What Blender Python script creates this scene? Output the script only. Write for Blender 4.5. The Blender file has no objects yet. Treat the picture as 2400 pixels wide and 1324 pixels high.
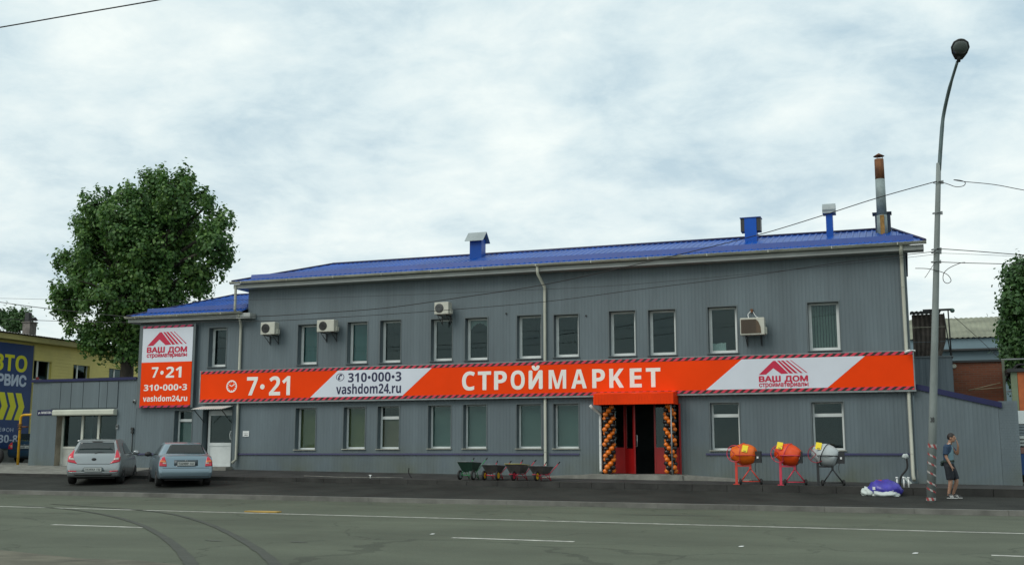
import bpy, bmesh, math, random
from mathutils import Vector, Matrix
from mathutils.bvhtree import BVHTree
R = math.radians
SC = bpy.context.scene
COL = SC.collection
random.seed(7)

# ------------------------------------------------------------------ camera
FPX, IW, IH = 2600.0, 2400.0, 1324.0
TH = math.atan((1062.0 - IH / 2) / FPX)          # tilted up
YAW = R(19.57)                                    # turned left of the facade normal
CAM = Vector((0.0, -35.235, 0.83))
cd = bpy.data.cameras.new('camera'); cam = bpy.data.objects.new('camera', cd); COL.objects.link(cam)
cam.location = CAM; cam.rotation_euler = (math.pi / 2 + TH, 0, YAW)
cd.sensor_fit = 'HORIZONTAL'; cd.sensor_width = 36.0; cd.lens = 36.0 * FPX / IW
cd.clip_start = 0.1; cd.clip_end = 2000
SC.camera = cam

# ------------------------------------------------------------------ sky
SUN = Vector((-0.42, -0.72, 0.80)).normalized()
w = bpy.data.worlds.new('World'); SC.world = w; w.use_nodes = True
nt = w.node_tree; nt.nodes.clear()
N = nt.nodes.new; L = nt.links.new
out = N('ShaderNodeOutputWorld'); bg = N('ShaderNodeBackground'); bg.inputs[1].default_value = 0.1
sky = N('ShaderNodeTexSky'); sky.sky_type = 'NISHITA'; sky.sun_disc = False
sky.sun_elevation = math.asin(SUN.z); sky.sun_rotation = math.atan2(SUN.x, SUN.y)
tc = N('ShaderNodeTexCoord'); sep = N('ShaderNodeSeparateXYZ'); L(tc.outputs['Generated'], sep.inputs[0])
def wm(op, a, b=None, c=None):
    n = N('ShaderNodeMath'); n.operation = op
    for i, v in enumerate((a, b, c)):
        if v is None: continue
        if isinstance(v, (int, float)): n.inputs[i].default_value = v
        else: L(v, n.inputs[i])
    return n.outputs[0]
den = wm('ADD', wm('MAXIMUM', sep.outputs[2], 0.0), 0.22)
cx = wm('DIVIDE', sep.outputs[0], den); cy = wm('DIVIDE', sep.outputs[1], den)
cmb = N('ShaderNodeCombineXYZ'); L(cx, cmb.inputs[0]); L(cy, cmb.inputs[1])
def wnoise(scale, det, rough, off, dist=0.0):
    mp = N('ShaderNodeMapping'); mp.inputs['Location'].default_value = off; L(cmb.outputs[0], mp.inputs[0])
    n = N('ShaderNodeTexNoise'); n.inputs['Scale'].default_value = scale; n.inputs['Detail'].default_value = det
    n.inputs['Roughness'].default_value = rough; n.inputs['Distortion'].default_value = dist
    L(mp.outputs[0], n.inputs['Vector']); return n.outputs['Fac']
n1 = wnoise(2.3, 7, 0.58, (3.1, 0.4, 0), 0.3)
n2 = wnoise(0.9, 4, 0.5, (7.7, 2.2, 0))
n3 = wnoise(7.5, 7, 0.62, (1.2, 9.1, 0), 0.35)
mix = wm('ADD', wm('ADD', wm('MULTIPLY', n1, 0.55), wm('MULTIPLY', n2, 0.30)), wm('MULTIPLY', n3, 0.22))
cr = N('ShaderNodeValToRGB'); L(mix, cr.inputs[0])
e = cr.color_ramp.elements
e[0].position = 0.41; e[0].color = (0.46, 0.60, 0.67, 1)
e[1].position = 0.63; e[1].color = (0.87, 0.935, 0.90, 1)
m_ = cr.color_ramp.elements.new(0.51); m_.color = (0.665, 0.78, 0.80, 1)
sc_ = N('ShaderNodeVectorMath'); sc_.operation = 'SCALE'; sc_.inputs['Scale'].default_value = 11.6
hz = wm('MULTIPLY', wm('SUBTRACT', 1.0, wm('MINIMUM', wm('MULTIPLY', wm('MAXIMUM', sep.outputs[2], 0.0), 3.2), 1.0)), 0.42)
hm_ = N('ShaderNodeMix'); hm_.data_type = 'RGBA'; L(hz, hm_.inputs[0]); L(cr.outputs[0], hm_.inputs[6]); hm_.inputs[7].default_value = (0.83, 0.865, 0.83, 1)
L(hm_.outputs[2], sc_.inputs[0])
mx = N('ShaderNodeMix'); mx.data_type = 'RGBA'; mx.inputs[0].default_value = 0.90; mx.clamp_result = False
L(sky.outputs[0], mx.inputs[6]); L(sc_.outputs[0], mx.inputs[7])
L(mx.outputs[2], bg.inputs[0]); L(bg.outputs[0], out.inputs[0])

# ------------------------------------------------------------------ sun behind thin cloud
sd = bpy.data.lights.new('sun', 'SUN'); sd.energy = 1.5; sd.angle = R(35); sd.color = (1.0, 0.95, 0.88)
so = bpy.data.objects.new('sun', sd); COL.objects.link(so)
so.rotation_euler = (-SUN).to_track_quat('-Z', 'Y').to_euler(); so.location = (0, -20, 30)

SC.view_settings.view_transform = 'Standard'; SC.view_settings.look = 'None'
SC.view_settings.exposure = 0.0; SC.view_settings.gamma = 1.0
SC.render.engine = 'CYCLES'; SC.cycles.use_denoising = True
SC.cycles.max_bounces = 6; SC.cycles.transparent_max_bounces = 12

# ------------------------------------------------------------------ measuring helpers
FW = Vector((-math.sin(YAW) * math.cos(TH), math.cos(YAW) * math.cos(TH), math.sin(TH)))
RT = Vector((math.cos(YAW), math.sin(YAW), 0)); UP = RT.cross(FW)
def ray(px, py): return FW * FPX + RT * (px - IW / 2) - UP * (py - IH / 2)
def at(px, py, Y=0.0):
    d = ray(px, py); return CAM + d * ((Y - CAM.y) / d.y)
def atX(px, py, X):
    d = ray(px, py); return CAM + d * ((X - CAM.x) / d.x)

def clampx(x): return max(-70.0, min(45.0, x))
def z_walk(x): return -0.04 - 0.0125 * clampx(x)
def z_pin(x): return -0.285 - 0.0105 * clampx(x)
def z_edge(x): return -0.10 - 0.0065 * clampx(x)
EDGE = -2.7
def z_pout(x): return -0.45 - 0.005 * clampx(x)
def z_road(x): return -0.55 - 0.005 * clampx(x)
def gz(x, y):
    if y >= 0: return z_walk(x)
    if y >= EDGE: return z_walk(x) + (z_edge(x) - z_walk(x)) * y / EDGE
    if y >= -7.4:
        t = (EDGE - y) / (7.4 + EDGE); return z_pin(x) * (1 - t) + z_pout(x) * t
    return z_road(x)

# ------------------------------------------------------------------ materials
MATS = {}
def mat(name, col, rough=0.6, metal=0.0, var=0.12, scale=2.0, bump=0.0, bscale=30.0, stretch=(1, 1, 1), spec=0.5, coat=0.0, alt=None, sheen=None):
    if name in MATS: return MATS[name]
    m = bpy.data.materials.new(name); m.use_nodes = True; t = m.node_tree
    b = t.nodes['Principled BSDF']
    b.inputs['Roughness'].default_value = rough; b.inputs['Metallic'].default_value = metal
    b.inputs['Specular IOR Level'].default_value = spec; b.inputs['Coat Weight'].default_value = coat
    tcn = t.nodes.new('ShaderNodeTexCoord'); mp = t.nodes.new('ShaderNodeMapping')
    mp.inputs['Scale'].default_value = stretch; t.links.new(tcn.outputs['Object'], mp.inputs[0])
    nz = t.nodes.new('ShaderNodeTexNoise'); nz.inputs['Scale'].default_value = scale; nz.inputs['Detail'].default_value = 6
    nz.inputs['Roughness'].default_value = 0.6
    t.links.new(mp.outputs[0], nz.inputs['Vector'])
    rp = t.nodes.new('ShaderNodeValToRGB'); t.links.new(nz.outputs['Fac'], rp.inputs[0])
    a = [max(0, c * (1 - var * 1.3)) for c in col]; c2 = alt if alt else [min(1, c * (1 + var)) for c in col]
    rp.color_ramp.elements[0].position = 0.32; rp.color_ramp.elements[0].color = (*a, 1)
    rp.color_ramp.elements[1].position = 0.68; rp.color_ramp.elements[1].color = (*c2, 1)
    t.links.new(rp.outputs[0], b.inputs['Base Color'])
    if bump:
        n2 = t.nodes.new('ShaderNodeTexNoise'); n2.inputs['Scale'].default_value = bscale; n2.inputs['Detail'].default_value = 4
        t.links.new(mp.outputs[0], n2.inputs['Vector'])
        bp = t.nodes.new('ShaderNodeBump'); bp.inputs['Strength'].default_value = bump; bp.inputs['Distance'].default_value = 0.02
        t.links.new(n2.outputs['Fac'], bp.inputs['Height']); t.links.new(bp.outputs[0], b.inputs['Normal'])
    MATS[name] = m; return m
def nodes_of(m): return m.node_tree, m.node_tree.nodes['Principled BSDF']
def tmath(t, op, a, b=None):
    n = t.nodes.new('ShaderNodeMath'); n.operation = op
    for i, v in enumerate((a, b)):
        if v is None: continue
        if isinstance(v, (int, float)): n.inputs[i].default_value = v
        else: t.links.new(v, n.inputs[i])
    return n.outputs[0]

def glass_mat(name, tint=(0.68, 0.76, 0.75)):
    m = bpy.data.materials.new(name); m.use_nodes = True; t = m.node_tree; t.nodes.clear()
    o = t.nodes.new('ShaderNodeOutputMaterial'); mxn = t.nodes.new('ShaderNodeMixShader')
    tr = t.nodes.new('ShaderNodeBsdfTransparent'); tr.inputs[0].default_value = (*tint, 1)
    gl = t.nodes.new('ShaderNodeBsdfGlossy'); gl.inputs['Roughness'].default_value = 0.02
    gl.inputs[0].default_value = (0.70, 0.86, 0.88, 1)
    fr = t.nodes.new('ShaderNodeFresnel'); fr.inputs[0].default_value = 1.55
    gm = t.nodes.new('ShaderNodeNewGeometry')      # leaving the sheet the index is inverted
    t.links.new(tmath(t, 'ADD', tmath(t, 'MULTIPLY', gm.outputs['Backfacing'], 1 / 1.55 - 1.55), 1.55), fr.inputs[0])
    t.links.new(tmath(t, 'MULTIPLY', fr.outputs[0], 0.72), mxn.inputs[0])
    t.links.new(tr.outputs[0], mxn.inputs[1]); t.links.new(gl.outputs[0], mxn.inputs[2]); t.links.new(mxn.outputs[0], o.inputs[0])
    return m
def stripe_mat(name, c1, c2, period, kx, kz, duty=0.5, rough=0.5):
    m = bpy.data.materials.new(name); m.use_nodes = True; t, b = nodes_of(m); b.inputs['Roughness'].default_value = rough
    tcn = t.nodes.new('ShaderNodeTexCoord'); s = t.nodes.new('ShaderNodeSeparateXYZ'); t.links.new(tcn.outputs['Object'], s.inputs[0])
    v = tmath(t, 'ADD', tmath(t, 'MULTIPLY', s.outputs[0], kx), tmath(t, 'MULTIPLY', s.outputs[2], kz))
    f = tmath(t, 'FRACT', tmath(t, 'DIVIDE', v, period)); g = tmath(t, 'GREATER_THAN', f, duty)
    mxn = t.nodes.new('ShaderNodeMix'); mxn.data_type = 'RGBA'; t.links.new(g, mxn.inputs[0])
    mxn.inputs[6].default_value = (*c1, 1); mxn.inputs[7].default_value = (*c2, 1)
    t.links.new(mxn.outputs[2], b.inputs['Base Color']); return m

M_FAC = mat('grey_painted_sheet', (0.106, 0.139, 0.153), 0.55, 0.0, 0.13, 0.9, stretch=(1, 1, 0.22))
t, b = nodes_of(M_FAC)   # moss and splash dirt low on the sheets
rp = [n for n in t.nodes if n.type == 'VALTORGB'][0]
tcn = [n for n in t.nodes if n.type == 'TEX_COORD'][0]
sx = t.nodes.new('ShaderNodeSeparateXYZ'); t.links.new(tcn.outputs['Object'], sx.inputs[0])
nzz = t.nodes.new('ShaderNodeTexNoise'); nzz.inputs['Scale'].default_value = 0.55; nzz.inputs['Detail'].default_value = 5; t.links.new(tcn.outputs['Object'], nzz.inputs['Vector'])
low = tmath(t, 'MULTIPLY', tmath(t, 'SUBTRACT', 1.15, sx.outputs[2]), 0.8)
low = tmath(t, 'MINIMUM', tmath(t, 'MAXIMUM', low, 0.0), 1.0)
fac = tmath(t, 'MINIMUM', tmath(t, 'MAXIMUM', tmath(t, 'MULTIPLY', tmath(t, 'SUBTRACT', nzz.outputs['Fac'], 0.40), 2.6), 0.0), 0.65)
mxn = t.nodes.new('ShaderNodeMix'); mxn.data_type = 'RGBA'; t.links.new(tmath(t, 'MULTIPLY', low, fac), mxn.inputs[0])
mps = t.nodes.new('ShaderNodeMapping'); mps.inputs['Scale'].default_value = (5.5, 1, .16); t.links.new(tcn.outputs['Object'], mps.inputs[0])
nst = t.nodes.new('ShaderNodeTexNoise'); nst.inputs['Scale'].default_value = 1.0; nst.inputs['Detail'].default_value = 5; t.links.new(mps.outputs[0], nst.inputs['Vector'])
hs_ = t.nodes.new('ShaderNodeHueSaturation'); t.links.new(rp.outputs[0], hs_.inputs['Color']); t.links.new(tmath(t, 'ADD', tmath(t, 'MULTIPLY', nst.outputs['Fac'], .34), .83), hs_.inputs['Value'])
t.links.new(hs_.outputs[0], mxn.inputs[6]); mxn.inputs[7].default_value = (0.085, 0.095, 0.045, 1)
t.links.new(mxn.outputs[2], b.inputs['Base Color'])

M_TRIMG = mat('grey_trim', (0.10, 0.125, 0.13), 0.5, var=0.1)
M_ROOF = mat('blue_roof_sheet', (0.002, 0.068, 0.34), 0.38, 0.0, 0.2, 0.5, spec=0.25)
M_BLUE = mat('blue_trim', (0.003, 0.006, 0.06), 0.55, var=0.15)
M_BEIGE = mat('cream_gutter', (0.40, 0.41, 0.34), 0.5, var=0.18, scale=1.5, stretch=(1, 1, 0.3))
M_SOFFIT = mat('soffit', (0.36, 0.38, 0.36), 0.6, var=0.1)
M_WHITE = mat('white_upvc', (0.62, 0.66, 0.64), 0.35, var=0.08, scale=3)
M_GLASS = glass_mat('window_glass')
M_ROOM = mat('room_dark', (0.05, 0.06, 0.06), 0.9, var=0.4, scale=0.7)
M_ORANGE = mat("sign_orange", (0.84, 0.052, 0.0), 0.5, var=0.05, scale=0.6, bump=.2, bscale=2.5)
M_ORANGE.node_tree.nodes['Principled BSDF'].inputs['Specular IOR Level'].default_value = .12
M_PANEL = mat('sign_white', (0.62, 0.66, 0.72), 0.45, var=0.04, scale=0.6)
M_LETW = mat('lettering_cream', (0.80, 0.78, 0.72), 0.5, var=0.04)
M_NAVY = mat('lettering_navy', (0.012, 0.014, 0.06), 0.5, var=0.05)
M_CRIM = mat('lettering_crimson', (0.50, 0.006, 0.045), 0.5, var=0.05)
M_TAPE = stripe_mat('warning_tape', (0.015, 0.012, 0.008), (0.62, 0.03, 0.07), 0.235, 1.0, -1.3, 0.5)
M_STEEL = mat('grey_steel', (0.25, 0.27, 0.27), 0.45, 0.6, 0.2, 4)
M_DARK = mat('dark_metal', (0.02, 0.022, 0.022), 0.5, var=0.2)
M_BLACK = mat('black_rubber', (0.012, 0.012, 0.012), 0.7, var=0.2)
M_GALV = mat('galvanised', (0.30, 0.34, 0.34), 0.45, 0.3, 0.12, 4)
M_RUST = mat('rusty_steel', (0.12, 0.04, 0.018), 0.8, 0.0, 0.5, 5, alt=(0.22, 0.09, 0.03), stretch=(1, 1, 0.4))
M_ASPH = mat('asphalt_road', (0.086, 0.099, 0.069), 0.85, var=0.16, scale=0.35, bump=0.35, bscale=60, spec=0.3)
t, b = nodes_of(M_ASPH); rp = [n for n in t.nodes if n.type == 'VALTORGB'][0]; tcn = [n for n in t.nodes if n.type == 'TEX_COORD'][0]
mps = t.nodes.new('ShaderNodeMapping'); mps.inputs['Scale'].default_value = (.05, .55, 1); t.links.new(tcn.outputs['Object'], mps.inputs[0])
nst = t.nodes.new('ShaderNodeTexNoise'); nst.inputs['Scale'].default_value = 1.0; nst.inputs['Detail'].default_value = 6; nst.inputs['Roughness'].default_value = .65; t.links.new(mps.outputs[0], nst.inputs['Vector'])
nf = t.nodes.new('ShaderNodeTexNoise'); nf.inputs['Scale'].default_value = 38.0; nf.inputs['Detail'].default_value = 3; t.links.new(tcn.outputs['Object'], nf.inputs['Vector'])
vo = t.nodes.new('ShaderNodeTexVoronoi'); vo.feature = 'DISTANCE_TO_EDGE'; vo.inputs['Scale'].default_value = .22; nd = t.nodes.new('ShaderNodeTexNoise'); nd.inputs['Scale'].default_value = .9; nd.inputs['Detail'].default_value = 6; t.links.new(tcn.outputs['Object'], nd.inputs['Vector'])
va = t.nodes.new('ShaderNodeVectorMath'); va.operation = 'MULTIPLY_ADD'; t.links.new(nd.outputs['Color'], va.inputs[0]); va.inputs[1].default_value = (1.6, 1.6, 0); t.links.new(tcn.outputs['Object'], va.inputs[2]); t.links.new(va.outputs[0], vo.inputs['Vector'])
crk = tmath(t, 'MULTIPLY', tmath(t, 'LESS_THAN', vo.outputs['Distance'], .006), -.28)
hs_ = t.nodes.new('ShaderNodeHueSaturation'); t.links.new(rp.outputs[0], hs_.inputs['Color'])
t.links.new(tmath(t, 'ADD', tmath(t, 'ADD', tmath(t, 'ADD', tmath(t, 'MULTIPLY', nst.outputs['Fac'], .75), .30), tmath(t, 'MULTIPLY', nf.outputs['Fac'], .6)), crk), hs_.inputs['Value']); t.links.new(hs_.outputs[0], b.inputs['Base Color'])
M_FRESH = mat('fresh_asphalt', (0.028, 0.030, 0.026), 0.85, var=0.3, scale=0.8, bump=0.5, bscale=50, spec=0.2)
M_WALK = mat('pavement_asphalt', (0.042, 0.042, 0.040), 0.85, var=0.3, scale=1.3, bump=0.4, bscale=40, spec=0.3)
M_CONC = mat('concrete', (0.20, 0.20, 0.175), 0.85, var=0.25, scale=2.5, bump=0.3, bscale=25)
M_KERB = mat('kerb_stone', (0.13, 0.13, 0.115), 0.85, var=0.3, scale=1.2, bump=0.3)
M_KERBD = mat('kerb_dark', (0.03, 0.03, 0.027), 0.9, var=0.35, scale=1.5, bump=0.3)
M_LINE = mat('road_paint', (0.48, 0.48, 0.43), 0.7, var=0.35, scale=7)
M_SKID = mat('tyre_mark', (0.045, 0.050, 0.038), 0.85, var=0.2, scale=5)
M_DIRT = mat('dirt', (0.105, 0.10, 0.07), 0.95, var=0.35, scale=1.8, bump=0.6, bscale=18)
M_GROUND = mat('bare_ground', (0.10, 0.095, 0.08), 0.95, var=0.3, scale=0.3)
M_PAPER = mat('paper', (0.7, 0.72, 0.7), 0.7, var=0.03)
M_YSIDE = mat('yellow_siding', (0.62, 0.54, 0.15), 0.55, var=0.08, scale=1.0)
M_RED = mat('red_door_paint', (0.33, 0.008, 0.008), 0.35, var=0.1)
M_PIPEY = mat('yellow_pipe_paint', (0.62, 0.33, 0.01), 0.5, var=0.2, scale=5)
M_BARK = mat('bark', (0.035, 0.03, 0.022), 0.95, var=0.4, scale=5, bump=0.8, bscale=14, stretch=(1, 1, 0.3))

def blind_mat(name, col, vertical):
    m = mat(name, col, 0.8, var=0.08)
    if vertical:
        t, b = nodes_of(m)
    return m

# ------------------------------------------------------------------ mesh builder
class MB:
    def __init__(s): s.v = []; s.f = []; s.sm = []
    def add(s, vs, fs, smooth=False):
        o = len(s.v); s.v += [tuple(p) for p in vs]
        for f in fs: s.f.append(tuple(i + o for i in f)); s.sm.append(smooth)
        return s
    def box(s, x0, x1, y0, y1, z0, z1):
        x0, x1 = sorted((x0, x1)); y0, y1 = sorted((y0, y1)); z0, z1 = sorted((z0, z1))
        v = [(x, y, z) for z in (z0, z1) for y in (y0, y1) for x in (x0, x1)]
        return s.add(v, [(0, 2, 3, 1), (4, 5, 7, 6), (0, 1, 5, 4), (2, 6, 7, 3), (0, 4, 6, 2), (1, 3, 7, 5)])
    def hexa(s, b, t):      # bottom and top rings of four points
        return s.add(list(b) + list(t), [(3, 2, 1, 0), (4, 5, 6, 7), (0, 1, 5, 4), (1, 2, 6, 5), (2, 3, 7, 6), (3, 0, 4, 7)])
    def quad(s, a, b, c, d): return s.add([a, b, c, d], [(0, 1, 2, 3)])
    def prism(s, pts, d):   # polygon extruded by vector d
        n = len(pts); d = Vector(d)
        v = [Vector(p) for p in pts] + [Vector(p) + d for p in pts]
        return s.add(v, [tuple(range(n))[::-1], tuple(range(n, 2 * n))] + [(i, (i + 1) % n, n + (i + 1) % n, n + i) for i in range(n)])
    def tube(s, pts, r, n=8, cap=True, smooth=True):
        pts = [Vector(p) for p in pts]; k = len(pts)
        rs = r if isinstance(r, (list, tuple)) else [r] * k
        vs = []; prev = None
        for i, p in enumerate(pts):
            d = (pts[min(i + 1, k - 1)] - pts[max(i - 1, 0)]).normalized()
            if prev is None:
                a = Vector((0, 0, 1)) if abs(d.z) < 0.9 else Vector((1, 0, 0)); u = d.cross(a).normalized()
            else:
                u = (prev - d * prev.dot(d)).normalized()
            prev = u; v = d.cross(u)
            for j in range(n):
                a = 2 * math.pi * j / n
                vs.append(p + u * (rs[i] * math.cos(a)) + v * (rs[i] * math.sin(a)))
        fs = [(i * n + j, i * n + (j + 1) % n, (i + 1) * n + (j + 1) % n, (i + 1) * n + j) for i in range(k - 1) for j in range(n)]
        s.add(vs, fs, smooth)
        if cap:
            o = len(s.v) - len(vs)
            s.f += [tuple(o + j for j in range(n))[::-1], tuple(o + (k - 1) * n + j for j in range(n))]; s.sm += [False, False]
        return s
    def lathe(s, prof, M=None, n=16, smooth=True):   # (radius, height) around local z
        M = M or Matrix(); vs = []; k = len(prof)
        for (r, h) in prof:
            for j in range(n):
                a = 2 * math.pi * j / n; vs.append(M @ Vector((r * math.cos(a), r * math.sin(a), h)))
        fs = [(i * n + j, i * n + (j + 1) % n, (i + 1) * n + (j + 1) % n, (i + 1) * n + j) for i in range(k - 1) for j in range(n)]
        s.add(vs, fs, smooth); o = len(s.v) - len(vs)
        if prof[0][0] > 1e-5: s.f.append(tuple(o + j for j in range(n))[::-1]); s.sm.append(False)
        if prof[-1][0] > 1e-5: s.f.append(tuple(o + (k - 1) * n + j for j in range(n))); s.sm.append(False)
        return s
    def torus(s, c, axis, r, rt, n=24, m=6):
        c = Vector(c); ax = Vector(axis).normalized(); a = Vector((0, 0, 1)) if abs(ax.z) < 0.9 else Vector((1, 0, 0))
        u = ax.cross(a).normalized(); v = ax.cross(u); vs = []
        for i in range(n):
            t = 2 * math.pi * i / n; d = u * math.cos(t) + v * math.sin(t)
            for j in range(m):
                q = 2 * math.pi * j / m; vs.append(c + d * (r + rt * math.cos(q)) + ax * (rt * math.sin(q)))
        return s.add(vs, [(i * m + j, i * m + (j + 1) % m, ((i + 1) % n) * m + (j + 1) % m, ((i + 1) % n) * m + j) for i in range(n) for j in range(m)], True)
    def sphere(s, c, r, n=14, m=9, sc=(1, 1, 1)):
        vs = []; c = Vector(c)
        for i in range(1, m):
            p = math.pi * i / m
            for j in range(n):
                a = 2 * math.pi * j / n
                vs.append(c + Vector((r * sc[0] * math.sin(p) * math.cos(a), r * sc[1] * math.sin(p) * math.sin(a), r * sc[2] * math.cos(p))))
        T = len(vs); vs += [c + Vector((0, 0, r * sc[2])), c - Vector((0, 0, r * sc[2]))]
        fs = [(i * n + j, (i + 1) * n + j, (i + 1) * n + (j + 1) % n, i * n + (j + 1) % n) for i in range(m - 2) for j in range(n)]
        fs += [(T, j, (j + 1) % n) for j in range(n)] + [(T + 1, (m - 2) * n + (j + 1) % n, (m - 2) * n + j) for j in range(n)]
        return s.add(vs, fs, True)

FR = {}
def props(o, label=None, cat=None, group=None, kind=None):
    if label: o['label'] = label
    if cat: o['category'] = cat
    if group: o['group'] = group
    if kind: o['kind'] = kind
    return o
def root(name, label, cat, loc=(0, 0, 0), rz=0.0, group=None):
    o = bpy.data.objects.new(name, None); COL.objects.link(o); o.empty_display_size = 0.2
    o.location = loc; o.rotation_euler = (0, 0, rz)
    FR[o] = Matrix.Translation(Vector(loc)) @ Matrix.Rotation(rz, 4, 'Z')
    return props(o, label, cat, group)
def link_mesh(name, me, m, parent):
    o = bpy.data.objects.new(name, me); COL.objects.link(o)
    if m is not None:
        me.materials.clear(); me.materials.append(m)
    if parent is not None: o.parent = parent; FR[o] = FR[parent]
    else: FR[o] = Matrix()
    return o
def part(name, mb, m, parent=None, world=False, label=None):
    vs = mb.v
    if world and parent is not None:
        inv = FR[parent].inverted(); vs = [inv @ Vector(p) for p in vs]
    me = bpy.data.meshes.new(name); me.from_pydata([tuple(p) for p in vs], [], mb.f)
    me.polygons.foreach_set('use_smooth', mb.sm)
    me.validate(); me.update()
    bmm = bmesh.new(); bmm.from_mesh(me); bmesh.ops.recalc_face_normals(bmm, faces=bmm.faces) if not name.startswith('lettering') else None; bmm.to_mesh(me); bmm.free()
    o = link_mesh(name, me, m, parent)
    if label: o['label'] = label
    return o
def struct(name, mb, m):
    o = part(name, mb, m); o['kind'] = 'structure'; return o
def single(name, mb, m, label, cat, group=None):       # a thing that is one mesh; origin moved to its base
    vs = [Vector(p) for p in mb.v]; c = Vector((sum(p.x for p in vs) / len(vs), sum(p.y for p in vs) / len(vs), min(p.z for p in vs)))
    mb.v = [tuple(p - c) for p in vs]
    o = part(name, mb, m); o.location = c; FR[o] = Matrix.Translation(c)
    return props(o, label, cat, group)
def copy_tree(o, parent=None):
    kids = list(o.children); c = o.copy(); COL.objects.link(c)
    if parent is not None: c.parent = parent
    for k in kids: copy_tree(k, c)
    return c
def eval_mesh(o):
    dg = bpy.context.evaluated_depsgraph_get(); dg.update()
    return bpy.data.meshes.new_from_object(o.evaluated_get(dg))

CAP = 0.728
BOLD = {}
for k in range(10): BOLD[str(k)] = chr(0x1D7EC + k)
for k in range(26): BOLD[chr(65 + k)] = chr(0x1D5D4 + k); BOLD[chr(97 + k)] = chr(0x1D5EE + k)
for a_, c_ in zip('СТРОМАКЕВНХУ', 'CTPOMAKEBHXY'): BOLD[a_] = BOLD[c_]
def text(name, body, P, u, v, x0, x1, base, cap, parent, m, bold=0.02, ext=0.004, world=True):
    """lettering lying in the plane through P spanned by unit vectors u (along) and v (up);
    x0..x1 extent along u, base the baseline along v, cap the capital height"""
    capu = CAP
    if bold > .02 and all(q in BOLD or q in '.•- ' for q in body):      # heavy cut of the built-in lettering
        body = ''.join(BOLD.get(q, q) for q in body); bold = .006; capu = .714
    c = bpy.data.curves.new(name, 'FONT'); c.body = body; c.resolution_u = 4
    o = bpy.data.objects.new(name, c); COL.objects.link(o)
    me = eval_mesh(o); bpy.data.objects.remove(o); bpy.data.curves.remove(c)
    xs = [q.co.x for q in me.vertices]; mn, mxx = min(xs) - bold, max(xs) + bold
    sx = (x1 - x0) / (mxx - mn); sz = cap / (capu + 2 * bold); n = u.cross(v)
    vs = [q.co.copy() for q in me.vertices]; fs = [tuple(p.vertices) for p in me.polygons]; bpy.data.meshes.remove(me); mb = MB()
    if 'Р' in body:      # this glyph's leg comes out badly triangulated: rebuild its leg and bar
        near = lambda p, x, y: abs(p.x - x) < .003 and abs(p.y - y) < .003
        for g in [q.x - .336 for q in vs if abs(q.y - .266) < .002]:
            if not (any(near(p, g + .086, 0) for p in vs) and any(near(p, g + .178, 0) for p in vs)): continue
            fs = [f for f in fs if not (all(g + .08 < vs[i].x < g + .345 for i in f) and any(vs[i].y < .001 for i in f))]
            fs = [f for f in fs if not (all(near(vs[i], g + .156, .347) or near(vs[i], g + .178, .646) or near(vs[i], g + .156, .266) for i in f))]
            o_ = len(vs); vs += [Vector((g + a, c, 0)) for a, c in ((.086, 0), (.178, 0), (.178, .646), (.086, .728), (.1785, .266), (.336, .266), (.333, .347), (.1785, .347))]
            fs += [(o_, o_ + 1, o_ + 2, o_ + 3), (o_ + 4, o_ + 5, o_ + 6, o_ + 7)]
    sh = [(0, 0)] if bold < .004 else [(0, 0)] + [(bold * math.cos(k * math.pi / 6), bold * math.sin(k * math.pi / 6)) for k in range(12)]
    for k, (ox, oz) in enumerate(sh):      # printed strokes thickened by stacked copies, each a hair in front
        mb.add([P + u * (x0 + (q.x + ox - mn) * sx) + v * (base + (q.y + oz + bold) * sz) + n * (.001 + ext * k / 13) for q in vs], fs)
    return part(name, mb, m, parent, world)
UX, UZ = Vector((1, 0, 0)), Vector((0, 0, 1))

def corrugated(mb, x0, x1, zb, zt, holes, Y=0.0, period=0.115, depth=0.005):
    """trapezoid sheet wall in the plane Y, with rectangular openings"""
    f = (0.0, 0.30, 0.42, 0.88)
    xs = set((x0, x1)); k = math.floor(x0 / period)
    while k * period < x1:
        for q in f:
            x = (k + q) * period
            if x0 < x < x1: xs.add(x)
        k += 1
    for h in holes:
        for x in h[:2]:
            if x0 < x < x1: xs.add(x)
    xs = sorted(xs)
    def dy(x):
        t = (x / period) % 1.0
        if t <= 0.30: return 0.0
        if t < 0.42: return depth * (t - 0.30) / 0.12
        if t <= 0.88: return depth
        return depth * (1.0 - t) / 0.12
    zbf = zb if callable(zb) else (lambda x: zb); ztf = zt if callable(zt) else (lambda x: zt)
    for a, c in zip(xs[:-1], xs[1:]):
        if c - a < 1e-6: continue
        m = (a + c) / 2; cuts = sorted([(h[2], h[3]) for h in holes if h[0] < m < h[1]])
        lo = None; segs = []
        for h0, h1 in cuts:
            segs.append((lo, h0)); lo = h1
        segs.append((lo, None))
        for s0, s1 in segs:
            za, zc = (zbf(a), zbf(c)) if s0 is None else (s0, s0)
            ya, yc = (ztf(a), ztf(c)) if s1 is None else (s1, s1)
            if ya <= za: continue
            mb.quad((a, Y - depth + dy(a + 1e-7), za), (c, Y - depth + dy(c - 1e-7), zc), (c, Y - depth + dy(c - 1e-7), yc), (a, Y - depth + dy(a + 1e-7), ya))

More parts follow.
